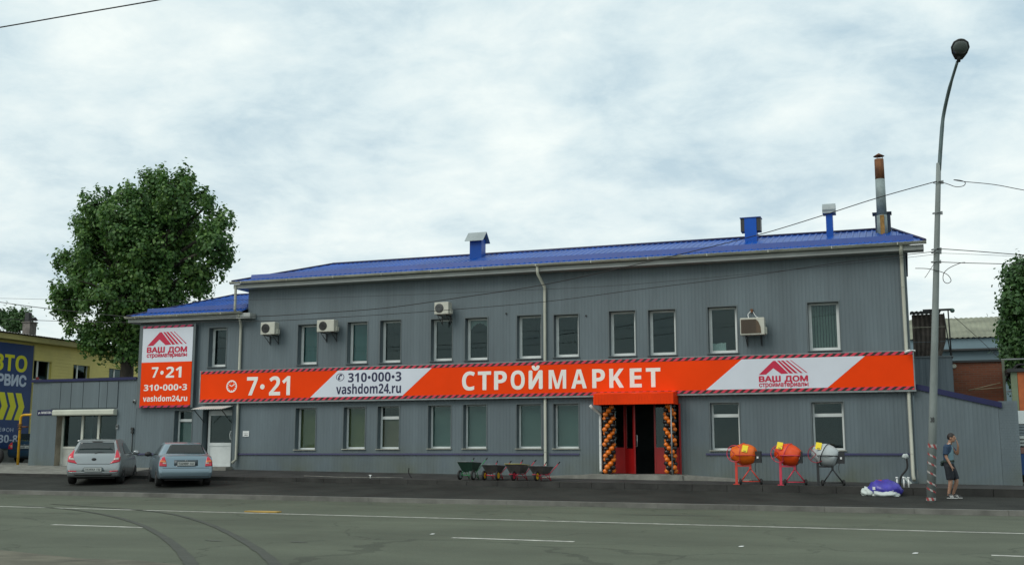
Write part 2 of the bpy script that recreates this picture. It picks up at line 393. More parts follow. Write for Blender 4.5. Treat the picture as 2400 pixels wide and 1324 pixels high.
# ------------------------------------------------------------------ ground, road, kerbs
def sheet(x0, x1, ys, zf, nx=24, dz=0.0):
    mb = MB(); vs = []
    for y in ys:
        for i in range(nx + 1):
            x = x0 + (x1 - x0) * i / nx; vs.append((x, y, zf(x, y) + dz))
    n = nx + 1
    return mb.add(vs, [(j * n + i, j * n + i + 1, (j + 1) * n + i + 1, (j + 1) * n + i) for j in range(len(ys) - 1) for i in range(nx)])
gx = [-600, -70, -50, -35, -25, -15, -5, 5, 15, 45, 600]; gy = [-500, -62, -40, -20, -7.7, -7.2, -3.0, -2.4, 0, 10, 40, 120, 700]
mb = MB(); vs = []
for y in gy:
    for x in gx: vs.append((x, y, gz(x, y if y > -7.4 else -9) - 0.12))
n = len(gx)
mb.add(vs, [(j * n + i, j * n + i + 1, (j + 1) * n + i + 1, (j + 1) * n + i) for j in range(len(gy) - 1) for i in range(n - 1)])
struct('ground', mb, M_GROUND)
struct('road', sheet(-70, 45, [-60, -30, -20, -13, -7.55], lambda x, y: z_road(x)), M_ASPH)
struct('parking_strip', sheet(-70, 45, [-7.25, -5.5, -3.8, -2.86], gz), M_FRESH)
struct('pavement', sheet(-26.6, 45, [-2.7, -1.4, 0.05], gz), M_WALK)
struct('driveway', sheet(-70, -26.6, [-2.7, 0, 6, 14, 30], gz), M_CONC)
mb = MB()     # kerb between pavement and parking strip, in stones of one metre
def kerb(x0, x1, ya, yb, ztop, zbot, step=1.0, gap=0.012):
    mb = MB(); x = x0
    while x < x1 - 1e-6:
        a, c = x + gap / 2, min(x + step, x1) - gap / 2
        mb.hexa([(a, ya, zbot(a)), (c, ya, zbot(c)), (c, yb, zbot(c)), (a, yb, zbot(a))], [(a, ya + 0.015, ztop(a)), (c, ya + 0.015, ztop(c)), (c, yb, ztop(c)), (a, yb, ztop(a))])
        x += step
    return mb
struct('kerb', kerb(-70, 45, -2.86, -2.7, lambda x: z_edge(x) + 0.012, lambda x: z_pin(x) - 0.1), M_KERBD)
struct('kerb_top', sheet(-70, 45, [-2.835, -2.71], lambda x, y: z_edge(x), 24, .0165), mat('kerb_top_lit', (.085, .085, .07), .9, var=.4, scale=1.0))  # lit top and shaded face of the kerb put into two colours
struct('kerb', kerb(-70, 45, -7.55, -7.25, lambda x: z_pout(x) + 0.02, lambda x: z_road(x) - 0.1, 2.0, 0.006), M_KERB)
mb = MB()
mb = sheet(-70, 45, [-13.56, -13.42], lambda x, y: z_road(x), 24, 0.004)
struct('road_marking', mb, M_LINE)
mb = MB()
for k in range(-5, 4):
    x0 = -7.05 + 8.02 * k; mb.quad((x0, -18.36, z_road(x0) + .004), (x0 + 2.05, -18.36, z_road(x0 + 2.05) + .004), (x0 + 2.05, -18.22, z_road(x0 + 2.05) + .004), (x0, -18.22, z_road(x0) + .004))
struct('road_marking', mb, M_LINE)
# tyre marks curving over the road
def ground_pt(px, py):
    d = ray(px, py); p = CAM.copy(); zz = z_road(-8)
    for _ in range(6):
        p = CAM + d * ((zz - CAM.z) / d.z); zz = z_road(p.x)
    return p
def spline(pts, n):
    pts = [Vector(p) for p in pts]; o = []
    for i in range(len(pts) - 1):
        p0, p1, p2, p3 = pts[max(i - 1, 0)], pts[i], pts[i + 1], pts[min(i + 2, len(pts) - 1)]
        for k in range(n):
            t = k / n
            o.append(0.5 * ((2 * p1) + (p2 - p0) * t + (2 * p0 - 5 * p1 + 4 * p2 - p3) * t * t + (3 * p1 - p0 - 3 * p2 + p3) * t ** 3))
    o.append(pts[-1]); return o
for trk in ([(60, 1186), (160, 1193), (250, 1207), (320, 1226), (370, 1250), (410, 1278), (440, 1310), (460, 1345)],
            [(120, 1181), (300, 1193), (400, 1204), (480, 1225), (545, 1253), (600, 1285), (635, 1312), (665, 1350)]):
    P = spline([ground_pt(*q) for q in trk], 8); mb = MB(); vs = []
    for i, p in enumerate(P):
        d = (P[min(i + 1, len(P) - 1)] - P[max(i - 1, 0)]).normalized(); s = Vector((-d.y, d.x, 0)) * (0.04 + 0.05 * i / len(P)) * random.uniform(.85, 1.15)
        for q in (p - s, p + s): vs.append((q.x, q.y, z_road(q.x) + 0.008))
    mb.add(vs, [(2 * i, 2 * i + 1, 2 * i + 3, 2 * i + 2) for i in range(len(P) - 1)])
    struct('tyre_mark', mb, M_SKID)
# dark worn patches on the asphalt
M_PATCH = mat('asphalt_patch', (0.062, 0.068, 0.052), 0.9, var=.2, scale=3)
for (xa_, ya_, xb_, yb_, wd_) in ((325, 1164, 385, 1161, .16), (1440, 1205, 1720, 1209, .13), (680, 1268, 720, 1271, .12), (480, 1265, 520, 1268, .08)):
    A_, B_ = ground_pt(xa_, ya_), ground_pt(xb_, yb_); mb = MB(); vs = []
    for k in range(13):
        q = A_.lerp(B_, k / 12); hw = wd_ * math.sin(math.pi * (k + .3) / 12.6) * random.uniform(.7, 1.2)
        vs += [(q.x, q.y - hw, z_road(q.x) + .0045), (q.x, q.y + hw, z_road(q.x) + .0045)]
    mb.add(vs, [(2 * k, 2 * k + 2, 2 * k + 3, 2 * k + 1) for k in range(12)]); struct('road_patch', mb, M_PATCH)
# dirt along the near edge of the road
mb = MB(); vs = []; random.seed(3)
for i in range(41):
    x = -30 + i * 0.8; e0 = -23.35 - 0.20 * (x + 9.5) + random.uniform(-.15, .15)
    vs += [(x, e0, z_road(x) + 0.006), (x, e0 - 1.2, z_road(x) + 0.05), (x, -34, z_road(x) + 0.08)]
mb.add(vs, [(3 * i + k, 3 * i + k + 1, 3 * i + k + 4, 3 * i + k + 3) for i in range(40) for k in (0, 1)])
struct('road_verge', mb, M_DIRT)

# ------------------------------------------------------------------ the store building
XR, XL, XW, XA = 0.15, -22.93, -27.70, -32.70     # right corner, main left corner, wing left, annex left
store = root('store_building', 'long two-storey grey corrugated shop building with blue roof', 'building', (-12, 0, z_walk(-12)))
def rect(x0, y0, x1, y1, Y=0.0):
    a = at(x0, y1, Y); c = at(x1, y0, Y); cc = at(x0, y0, Y)
    return [a.x, c.x, (at(x1, y1, Y).z + a.z) / 2, (c.z + cc.z) / 2]
UPW = [(487.5, 768, 532, 859.5, 'dark'), (696.7, 760.5, 744.6, 854, 'vert'), (813, 754.6, 861.6, 851.6, 'vert'), (890, 750.7, 939.8, 849.7, 'dark'),
       (1009.7, 747.5, 1060, 845.7, 'dark'), (1090, 744.8, 1142.6, 843.8, 'lace'), (1212, 739, 1268, 840, 'dark'), (1298.5, 737, 1355.5, 836.5, 'dark'),
       (1428.6, 728.7, 1488.4, 834, 'dark'), (1520.9, 725.8, 1582.6, 832, 'dark'), (1660.8, 718.7, 1726, 827.5, 'books'), (1896.5, 708, 1965, 821, 'vertg')]
LOW = [(406, 962, 451, 1047, 'trans_roll'), (690.8, 956, 740.7, 1053, 'rolly'), (804, 953.8, 856.5, 1051.5, 'rolly'), (884, 951.8, 936, 1051.5, 'trans_rollr'),
       (1003, 949.8, 1057, 1050.5, 'roll'), (1085.6, 948, 1140, 1050.5, 'roll'), (1211, 947, 1268, 1050.5, 'roll'), (1297.7, 946, 1355.5, 1050.5, 'roll'),
       (1667, 943.6, 1731.6, 1054.7, 'trans'), (1906, 942, 1976, 1054.7, 'trans')]
WINS = [(rect(*q[:4]), q[4]) for q in UPW + LOW]
DOOR = rect(471, 960, 545, 1095); DOOR[2] = z_walk(-24) + 0.09
ENT = [at(1410, 1000).x, at(1592, 1000).x, 0.18, 2.62]
holes = [tuple(q[0]) for q in WINS] + [tuple(DOOR), tuple(ENT)]
EAVE, WEAVE = 7.0, 5.9
DEP = 6.4
wall = MB()
zb = lambda x: z_walk(x) - 0.05
corrugated(wall, XL, XR, zb, EAVE, holes)
corrugated(wall, XW, XL, zb, WEAVE, holes)
for x, top, d in ((XR, EAVE, DEP), (XL, EAVE, DEP), (XW, WEAVE, 5.0)):
    wall.quad((x, 0, zb(x)), (x, d, zb(x)), (x, d, top), (x, 0, top))
wall.quad((XL, DEP, 0), (XR, DEP, 0), (XR, DEP, EAVE), (XL, DEP, EAVE)); wall.quad((XW, 5, 0), (XL, 5, 0), (XL, 5, WEAVE), (XW, 5, WEAVE))
RV = 0.33
for h in holes[:-1]:
    x0, x1, z0, z1 = h; g = 0.028     # flashing round the opening and the reveal behind it
    wall.quad((x0, -.014, z0), (x0, RV, z0), (x0, RV, z1), (x0, -.014, z1)); wall.quad((x1, -.014, z0), (x1, RV, z0), (x1, RV, z1), (x1, -.014, z1))
    wall.quad((x0, -.014, z1), (x1, -.014, z1), (x1, RV, z1), (x0, RV, z1)); wall.quad((x0, -.014, z0), (x1, -.014, z0), (x1, RV, z0), (x0, RV, z0))
part('wall', wall, M_FAC, store, True)
def flashing(h, parent, g=.035):
    x0, x1, z0, z1 = h
    part('flashing', MB().prism([(x, -.018, z) for x, z in ((x0 - g, z0), (x0, z0), (x0, z1), (x1, z1), (x1, z0), (x1 + g, z0), (x1 + g, z1 + g), (x0 - g, z1 + g))], (0, .0045, 0)), M_TRIMG, parent, True)
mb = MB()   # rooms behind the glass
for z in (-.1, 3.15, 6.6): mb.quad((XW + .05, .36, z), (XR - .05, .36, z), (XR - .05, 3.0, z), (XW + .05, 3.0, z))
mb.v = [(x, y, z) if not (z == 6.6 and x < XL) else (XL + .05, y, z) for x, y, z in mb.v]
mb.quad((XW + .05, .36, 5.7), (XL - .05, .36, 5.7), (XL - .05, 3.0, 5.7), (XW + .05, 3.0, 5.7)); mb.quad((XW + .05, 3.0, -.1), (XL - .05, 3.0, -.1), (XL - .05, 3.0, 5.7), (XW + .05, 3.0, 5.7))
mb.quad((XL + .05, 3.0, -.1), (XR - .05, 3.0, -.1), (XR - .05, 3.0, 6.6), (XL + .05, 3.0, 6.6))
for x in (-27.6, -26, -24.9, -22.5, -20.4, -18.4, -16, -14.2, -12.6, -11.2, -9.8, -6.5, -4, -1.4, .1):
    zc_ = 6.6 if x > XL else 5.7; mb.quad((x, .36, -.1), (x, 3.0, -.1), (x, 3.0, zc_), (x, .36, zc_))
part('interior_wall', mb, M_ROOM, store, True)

BL = {'vert': blind_mat('teal_vertical_blind', (0.11, 0.27, 0.27), 1), 'vertg': blind_mat('grey_vertical_blind', (0.36, 0.40, 0.36), 1),
      'roll': blind_mat('green_roller_blind', (0.185, 0.235, 0.22), 0), 'rolly': blind_mat('olive_roller_blind', (0.235, 0.205, 0.085), 0),
      'rollr': blind_mat('brown_roller_blind', (0.28, 0.19, 0.12), 0)}
M_LACE = mat('lace', (0.5, 0.52, 0.5), 0.8)
def window(h, style, parent, YF=0.24, fw=0.065):
    x0, x1, z0, z1 = h; f = MB(); i = 0.004
    x0 += i; x1 -= i; z0 += i; z1 -= i; low = z1 < 3
    fwb = 0.10 if not low else 0.06; fs = fw if not low else 0.035
    f.box(x0, x0 + fs, YF, YF + .07, z0, z1); f.box(x1 - fs, x1, YF, YF + .07, z0, z1)
    f.box(x0 + fs, x1 - fs, YF, YF + .07, z1 - fs * .9, z1); f.box(x0 + fs, x1 - fs, YF, YF + .07, z0, z0 + fwb)
    f.box(x0 + fs, x0 + fs + .025, YF + .012, YF + .06, z0 + fwb, z1 - fs * .9); f.box(x1 - fs - .025, x1 - fs, YF + .012, YF + .06, z0 + fwb, z1 - fs * .9)
    if 'trans' in style:
        zt = z0 + (z1 - z0) * 0.70
        f.box(x0 + fs, x1 - fs, YF - .004, YF + .06, zt, zt + .10)
    w_ = part('window', f, M_WHITE, parent, True)
    part('pane', MB().box(x0 + fs, x1 - fs, YF + .03, YF + .036, z0 + fwb, z1 - fs * .9), M_GLASS, w_, True)
    s = MB(); s.box(x0 - .05, x1 + .05, -.06, YF, z0 - .026, z0 - .006)
    part('sill', s, M_BEIGE if low else M_TRIMG, w_, True)
    bx0, bx1, bz0, bz1 = x0 + fs + .01, x1 - fs - .01, z0 + fwb, z1 - fs
    if style.startswith('vert'):
        m_b = BL[style]; mb = MB(); n = 9; wd = (bx1 - bx0) / n
        for k in range(n):
            c = bx0 + (k + .5) * wd; a = R(38); dx, dyy = wd * .47 * math.cos(a), wd * .46 * math.sin(a)
            mb.box(c - .001, c + .001, YF + .1, YF + .1, bz0, bz1) if 0 else mb.hexa([(c - dx, YF + .12 - dyy, bz0), (c + dx, YF + .12 + dyy, bz0), (c + dx, YF + .122 + dyy, bz0), (c - dx, YF + .122 - dyy, bz0)],
                    [(c - dx, YF + .12 - dyy, bz1), (c + dx, YF + .12 + dyy, bz1), (c + dx, YF + .122 + dyy, bz1), (c - dx, YF + .122 - dyy, bz1)])
        part('blind', mb, m_b, w_, True)
    elif 'roll' in style:
        k = style.replace('trans_', ''); top = bz1 if 'trans' not in style else z0 + (z1 - z0) * .70
        part('blind', MB().box(bx0, bx1, YF + .075, YF + .078, bz0, top), BL[k], w_, True)
    elif style == 'lace':
        mb = MB(); n = 14; vs = []
        for k in range(n + 1):
            x = bx0 + (bx1 - bx0) * k / n; d = .08 + .22 * abs(2 * k / n - 1) ** 2 + .02 * math.sin(k * 2.4)
            vs += [(x, YF + .1, bz1), (x, YF + .1, bz1 - d)]
        mb.add(vs, [(2 * k, 2 * k + 2, 2 * k + 3, 2 * k + 1) for k in range(n)]); part('lace_curtain', mb, M_LACE, w_, True)
    elif style == 'books':
        mb = MB(); x = bx0
        while x < bx0 + .42:
            wd = random.uniform(.03, .06); mb.box(x, x + wd, YF + .1, YF + .3, bz0, bz0 + random.uniform(.2, .27)); x += wd + .006
        part('folder_row', mb, M_PAPER, w_, True)
    return w_
for h, st in WINS: flashing(h, window(h, st, store))

# side door under the little awning
x0, x1, z0, z1 = DOOR; YD = 0.24
dx0 = x0 + (x1 - x0) * 0.06; f = MB()
f.box(dx0, dx0 + .09, YD, YD + .07, z0, z1 - .1); f.box(x1 - .10, x1 - .004, YD, YD + .07, z0, z1 - .1); f.box(dx0 + .09, x1 - .10, YD, YD + .07, z1 - .2, z1 - .1)
f.box(dx0 + .09, x1 - .10, YD, YD + .07, z0 + .75, z0 + .87); f.box(dx0 + .09, x1 - .10, YD, YD + .07, z0, z0 + .07); f.box(dx0 + .09, x1 - .10, YD + .02, YD + .05, z0 + .07, z0 + .75)
f.box(dx0, x1, YD + .01, YD + .05, z1 - .1, z1 - .005)
dr = part('door', f, M_WHITE, store, True); flashing(DOOR, dr)
part('pane', MB().box(dx0 + .09, x1 - .10, YD + .03, YD + .036, z0 + .87, z1 - .2), M_GLASS, dr, True)
hx = x1 - .17
part('handle', MB().tube([(hx + .06, YD, z0 + .98), (hx, YD - .06, z0 + 1.0), (hx - .02, YD - .07, z0 + 1.15), (hx, YD - .06, z0 + 1.28), (hx + .06, YD, z0 + 1.3)], .02, 8), M_WHITE, dr, True)
part('door_step', MB().box(x0 - .05, x1 + .1, -.45, .2, z_walk(-24) - .1, z0 - .005), M_CONC, store, True)
a0 = at(447, 957, -.75); a1 = at(545, 953, -.1)
mb = MB(); n = 26; xs0, xs1 = a0.x + .05, x1 + .05; vs = []
for k in range(n + 1):
    x = xs0 + (xs1 - xs0) * k / n; dz = .02 * (k % 2)
    vs += [(x, -.78, 2.42 + dz), (x, -.02, 2.56 + dz), (x, -.78, 2.405 + dz), (x, -.02, 2.545 + dz)]
for k in range(n): a = 4 * k; mb.add([vs[a + i] for i in (0, 1, 2, 3)] + [vs[a + 4 + i] for i in (0, 1, 2, 3)], [(0, 4, 5, 1), (2, 3, 7, 6), (0, 2, 6, 4)])
aw = part('door_awning', mb, mat('white_sheet', (0.6, 0.62, 0.58), 0.5, var=.08), store, True)
for x in (xs0 + .06, xs1 - .06): part('bracket', MB().tube([(x, -.7, 2.40), (x, -.02, 1.95)], .015, 6).tube([(x, -.75, 2.40), (x, -.02, 2.52)], .012, 6), M_DARK, aw, True)

# blue line low on the facade
mb = MB()
for a, c in ((XW + .1, at(380, 1064).x), (XL - .2, -11.42), (-11.22, at(1358, 1064).x), (at(1655, 1064).x, XR - .1)):
    mb.hexa([(a, -.045, .775), (c, -.045, .775), (c, -.013, .775), (a, -.013, .775)], [(a, -.03, .835), (c, -.03, .835), (c, -.013, .835), (a, -.013, .835)])
part('blue_band', mb, M_BLUE, store, True)

# main roof: hipped, trapezoid sheet
EY, RY, RZ = -0.50, 3.0, 8.17
EZ = 7.08
def slope_sheet(mb, xl0, xr0, xl1, xr1, y0, z0, y1, z1, period=0.2, hgt=0.022):
    """ribbed sheet between eave (y0,z0) and ridge (y1,z1); its ends run on hips"""
    xs = []; k = math.floor(xl0 / period)
    while k * period < xr0:
        for q, h in ((0, 0), (.55, 0), (.65, 1), (.9, 1)): xs.append(((k + q) * period, h))
        k += 1
    xs = [q for q in xs if xl0 <= q[0] <= xr0]; xs = [(xl0, 0)] + xs + [(xr0, 0)]
    def span(x):
        if x < xl1: return (x - xl0) / (xl1 - xl0)
        if x > xr1: return (xr0 - x) / (xr0 - xr1)
        return 1.0
    vs = []
    for x, h in xs:
        tt = max(0.0, min(1.0, span(x)))
        vs += [(x, y0, z0 + h * hgt), (x, y0 + (y1 - y0) * tt, z0 + (z1 - z0) * tt + h * hgt)]
    mb.add(vs, [(2 * i, 2 * i + 2, 2 * i + 3, 2 * i + 1) for i in range(len(xs) - 1)])
mb = MB(); rl0, rr0, rl1, rr1 = -23.35, 0.72, -21.08, -0.26
slope_sheet(mb, rl0, rr0, rl1, rr1, EY, EZ, RY, RZ)
BY = 2 * RY - EY
mb.quad((rl0, BY, EZ), (XR + .07, BY, EZ), (rr1, RY, RZ), (rl1, RY, RZ))
mb.add([(rl0, EY, EZ), (rl1, RY, RZ), (rl0, BY, EZ)], [(0, 1, 2)]); mb.add([(rr0, EY, EZ), (XR + .07, .12, EZ), (XR + .07, BY, EZ), (rr1, RY, RZ)], [(0, 1, 3), (1, 2, 3)])
roof = part('roof', mb, M_ROOF, store, True)
mb = MB(); mb.tube([(rl1, RY, RZ + .02), (rr1, RY, RZ + .02)], .06, 6)
for a, c in (((rl0, EY), (rl1, RY)), ((rr0, EY), (rr1, RY))): mb.tube([(a[0], a[1], EZ + .03), (c[0], c[1], RZ + .03)], .045, 6)
part('ridge_cap', mb, M_BLUE, roof, True)
mb = MB(); mb.hexa([(-22.8, -.12, EZ + .09), (.39, -.12, EZ + .09), (.39, -.05, EZ + .12), (-22.8, -.05, EZ + .12)], [(-22.8, -.06, EZ + .31), (.39, -.06, EZ + .31), (.39, -.03, EZ + .31), (-22.8, -.03, EZ + .31)])
part('snow_guard', mb, mat('blue_guard', (0.003, 0.045, 0.24), .5, var=.1), roof, True)
mb = MB(); mb.box(rl0 + .05, rr0 - .05, EY + .06, 0.05, 6.84, 6.99); mb.box(rl0 + .05, XL - .01, 0.05, 3.0, 6.84, 6.99)
part('soffit', mb, M_SOFFIT, store, True)
def gutter(x0, x1, y, z, parent, r=.075):
    mb = MB(); n = 7; prof = [(y + r * math.cos(math.pi + math.pi * k / (n - 1)), z + r * math.sin(math.pi + math.pi * k / (n - 1))) for k in range(n)]
    prof2 = [(yy, zz) for yy, zz in prof]; vs = []
    for x in (x0, x1):
        for yy, zz in prof2: vs.append((x, yy, zz))
    mb.add(vs, [(k, k + 1, n + k + 1, n + k) for k in range(n - 1)] + [tuple(range(n)), tuple(range(n, 2 * n))], True)
    mb.tube([(x0, y - r, z), (x1, y - r, z)], .011, 6)
    x = x0 + .5
    while x < x1: mb.torus((x, y, z), (1, 0, 0), r + .004, .006, 14, 4) if 0 else mb.box(x, x + .03, y - r - .012, y - r + .002, z - .07, z + .012); x += 1.9
    return part('gutter', mb, M_BEIGE, parent, True)
gutter(rl0 - .03, rr0 + .03, EY - .05, 7.06, store)
# wing roof
wl0, wl1, wrx, wy0, wz0, wry, wrz = -28.05, -25.24, XL + .0, -0.42, 5.99, 2.4, 7.05
mb = MB(); slope_sheet(mb, wl0, wrx, wl1, wrx, wy0, wz0, wry, wrz)
mb.add([(wl0, wy0, wz0), (wl1, wry, wrz), (wl0, 2 * wry - wy0, wz0)], [(0, 1, 2)]); mb.quad((wl0, 2 * wry - wy0, wz0), (wrx, 2 * wry - wy0, wz0), (wrx, wry, wrz), (wl1, wry, wrz))
wr = part('roof', mb, M_ROOF, store, True)
mb = MB(); mb.tube([(wl1, wry, wrz + .02), (wrx, wry, wrz + .02)], .05, 6).tube([(wl0, wy0, wz0 + .02), (wl1, wry, wrz + .02)], .04, 6); part('ridge_cap', mb, M_BLUE, wr, True)
mb = MB(); mb.hexa([(-27.4, -.05, 6.16), (wrx - .02, -.05, 6.16), (wrx - .02, .0, 6.18), (-27.4, .0, 6.18)], [(-27.4, -.02, 6.32), (wrx - .02, -.02, 6.32), (wrx - .02, .02, 6.32), (-27.4, .02, 6.32)]); part('snow_guard', mb, MATS['blue_guard'], wr, True)
mb = MB(); mb.box(wl0 + .04, wrx - .25, wy0 + .06, .05, 5.76, 5.9); mb.box(wl0 + .04, XW - .01, .05, 4.8, 5.76, 5.9); mb.box(wrx - .25, wrx + .35, wy0 + .02, -.015, 5.74, 5.93); part('soffit', mb, M_SOFFIT, store, True)
gutter(wl0 - .02, wrx + .02, wy0 - .05, 5.97, store)

def downpipe(pts, r=.05, m=M_BEIGE, parent=store):
    mb = MB(); mb.tube(pts, r, 10)
    a, c = Vector(pts[-3]), Vector(pts[-2])
    for k in (0.1, .5, .9):
        p = a.lerp(c, k); mb.torus(p, (0, 0, 1), r + .004, .007, 12, 4)
    return part('downpipe', mb, m, parent, True)
xp = at(1279, 800).x
downpipe([(xp - .12, EY - .02, 7.0), (xp - .12, EY + .03, 6.75), (xp, -.085, 6.35), (xp, -.085, 6.1), (xp, -.085, .3), (xp + .04, -.2, .16)])
xp = at(2137, 900).x - .1
downpipe([(xp, EY, 7.0), (xp, EY + .05, 6.8), (xp, -.085, 6.6), (xp, -.085, 6.4), (xp, -.085, .2), (xp + .02, -.2, .05)], .055)
xp = at(559, 1000).x
downpipe([(xp + .1, wy0, 5.92), (xp + .1, wy0 + .05, 5.8), (xp, -.085, 5.5), (xp, -.085, 5.3), (xp, -.085, .62), (xp - .1, -.2, .48)])
downpipe([(-23.2, -.45, 6.98), (-23.2, -.45, 6.9), (-23.2, -.45, 6.7), (-23.2, -.45, 6.1), (-23.2, -.45, 6.0)], .05)
xp = ENT[0] + .0
downpipe([(xp - .25, -.45, 2.36), (xp - .2, -.4, 2.28), (xp - .02, -.07, 2.1), (xp - .02, -.07, 1.9), (xp - .02, -.07, .32), (xp, -.12, .24)], .05, M_WHITE)

# roof vents, stove pipe
def roofz(y): return EZ + (RZ - EZ) * (y - EY) / (RY - EY)
VY = 2.0
def rectp(x0, y0, x1, y1, Y): a = at(x0, y0, Y); c = at(x1, y1, Y); return a, c
a, c = rectp(1101, 560, 1132, 606, VY); vt = part('roof_vent', MB().box(a.x, c.x - .06, VY, VY + .42, 7.5, 8.62), M_ROOF, store, True)
mb = MB(); gx0, gx1 = a.x - .14, c.x + .06
for sgn in (0, 1):
    y_e = VY - .16 if sgn == 0 else VY + .58
    mb.hexa([(gx0, y_e, 8.50), (gx1, y_e, 8.50), (gx1, VY + .21, 8.86), (gx0, VY + .21, 8.86)], [(gx0, y_e, 8.52), (gx1, y_e, 8.52), (gx1, VY + .21, 8.88), (gx0, VY + .21, 8.88)])
part('cap', mb, M_GALV, vt, True)
a, c = rectp(1744, 508, 1774, 563, VY); vt = part('roof_vent', MB().box(a.x, c.x, VY, VY + .4, 7.5, 8.66), M_ROOF, store, True)
mb = MB(); mb.box(a.x - .13, a.x - .001, VY + .02, VY + .38, 8.22, 8.67); part('side_cowl', mb, M_DARK, vt, True); part('side_cowl', MB().box(c.x + .001, c.x + .13, VY + .02, VY + .38, 8.22, 8.67), M_DARK, vt, True)
part('cap', MB().box(a.x - .15, c.x + .15, VY - .02, VY + .42, 8.672, 8.70), MATS['blue_guard'], vt, True)
a, c = rectp(1935, 500, 1953, 552, VY); vt = part('roof_vent', MB().box(a.x, c.x, VY, VY + .3, 7.5, 8.64), M_ROOF, store, True)
mb = MB(); hx0, hx1 = a.x - .10, c.x + .10
ring = [(VY + .15 + .24 * math.cos(q), 8.76 + .23 * math.sin(q)) for q in [R(a_) for a_ in range(-20, 201, 20)]]
mb.prism([(hx0, VY - .1, 8.64)] + [(hx0, yy, zz) for yy, zz in reversed(ring)] + [(hx0, VY + .4, 8.64)], (hx1 - hx0, 0, 0)); part('cap', mb, M_GALV, vt, True)
a = at(2066, 450, VY); chx = -.5
M_CHIM = mat('stove_pipe', (0.19, 0.24, 0.235), .6, .0, .25, 3)
ch = part('chimney', MB().lathe([(.165, 7.6), (.16, 8.45)], Matrix.Translation((chx, VY, 0)), 18).lathe([(.158, 8.452), (.15, 9.65)], Matrix.Translation((chx, VY, 0)), 18), M_CHIM, store, True)
part('rusty_section', MB().lathe([(.15, 9.652), (.145, 10.32)], Matrix.Translation((chx, VY, 0)), 18), M_RUST, ch, True)
part('rust_streak', MB().box(chx - .06, chx + .07, VY - .185, VY - .158, 7.7, 8.43), mat('rust_stain', (.24, .13, .03), .8, var=.4, scale=5), ch, True)
mb = MB().lathe([(.18, 10.42), (.0, 10.53)], Matrix.Translation((chx, VY, 0)), 12)
for q in range(3): mb.box(chx + .11 * math.cos(q * 2.1) - .01, chx + .11 * math.cos(q * 2.1) + .01, VY + .11 * math.sin(q * 2.1) - .01, VY + .11 * math.sin(q * 2.1) + .01, 10.3, 10.43)
part('cap', mb, M_RUST, ch, True)
mb = MB(); mb.box(chx - .22, chx + .26, VY + .25, VY + .65, 7.6, 8.58); mb.box(chx - .3, chx + .3, VY + .2, VY + .7, 8.581, 8.61); part('duct', mb, mat('dark_blue_duct', (.03, .05, .08), .5), store, True)
mb = MB()
for px, py in ((1187, 735), (1374, 740)):
    p = at(px, py); mb.lathe([(.03, 0), (.03, .03)], Matrix.Translation((p.x, -.012, p.z)) @ Matrix.Rotation(R(90), 4, 'X'), 8)
part('vent_hole', mb, M_BLACK, store, True)

# entrance: canopy, red doors, posts, step
M_CANO = mat('canopy_orange', (0.80, 0.045, 0.0), .5, var=.08, scale=2, spec=.15)
ca = at(1391, 948, -.8); cb = at(1577, 940, -.8); cx0, cx1 = ca.x, cb.x + .02
mb = MB(); prof = [(-.02, 2.80), (-.76, 2.72), (-.82, 2.70), (-.82, 2.36), (-.78, 2.36), (-.78, 2.66), (-.02, 2.74)]
mb.prism([(cx0, y, z) for y, z in prof], (cx1 - cx0, 0, 0))
for xx, d in ((cx0, .03), (cx1 - .03, .03)): mb.hexa([(xx, -.779, 2.36), (xx + d, -.779, 2.36), (xx + d, -.02, 2.36), (xx, -.02, 2.36)], [(xx, -.779, 2.66), (xx + d, -.779, 2.66), (xx + d, -.02, 2.735), (xx, -.02, 2.735)])
k = cx0 + .06
while k < cx1 - .05: mb.box(k, k + .012, -.828, -.8205, 2.365, 2.69); k += .1
part('canopy', mb, M_CANO, store, True)
part('canopy_post', MB().tube([(cx1 - .1, -.72, 2.36), (cx1 - .1, -.72, z_walk(-6.8) - .05)], .025, 8), M_STEEL, store, True)
part('canopy_post', MB().box(ENT[1] + .01, ENT[1] + .06, -.09, -.03, .15, 2.4), M_RED, store, True)
YE = .45; ez0, ez1 = .19, 2.6
def ex(px): return at(px, 1030, YE).x
mb = MB(); mb.box(ENT[0], ENT[0] + .02, -.01, YE, ez0, ez1); mb.box(ENT[1] - .02, ENT[1], -.01, YE, ez0, ez1); mb.box(ENT[0], ENT[1], -.01, YE, ez1, ez1 + .02)
part('entrance_reveal', mb, M_DARK, store, True)
def leaf(xa, xb, name, Y=YE, glz=.95):
    f = MB(); s = .055
    f.box(xa, xa + s, Y, Y + .06, ez0, ez1); f.box(xb - s, xb, Y, Y + .06, ez0, ez1); f.box(xa + s, xb - s, Y, Y + .06, ez1 - .12, ez1)
    f.box(xa + s, xb - s, Y, Y + .06, glz, glz + .07); f.box(xa + s, xb - s, Y + .01, Y + .05, ez0, glz)
    o = part(name, f, M_RED, store, True)
    part('pane', MB().box(xa + s, xb - s, Y + .028, Y + .034, glz + .07, ez1 - .12), M_GLASS, o, True); return o
xa, xb, xc, xd, xe = ENT[0] + .02, ex(1466), ex(1468), ex(1533), ENT[1] - .02
leaf(xa, xb, 'door_sidelight'); leaf(xd + .004, xd + .42, 'door_leaf'); leaf(xd + .424, xe, 'door_sidelight')
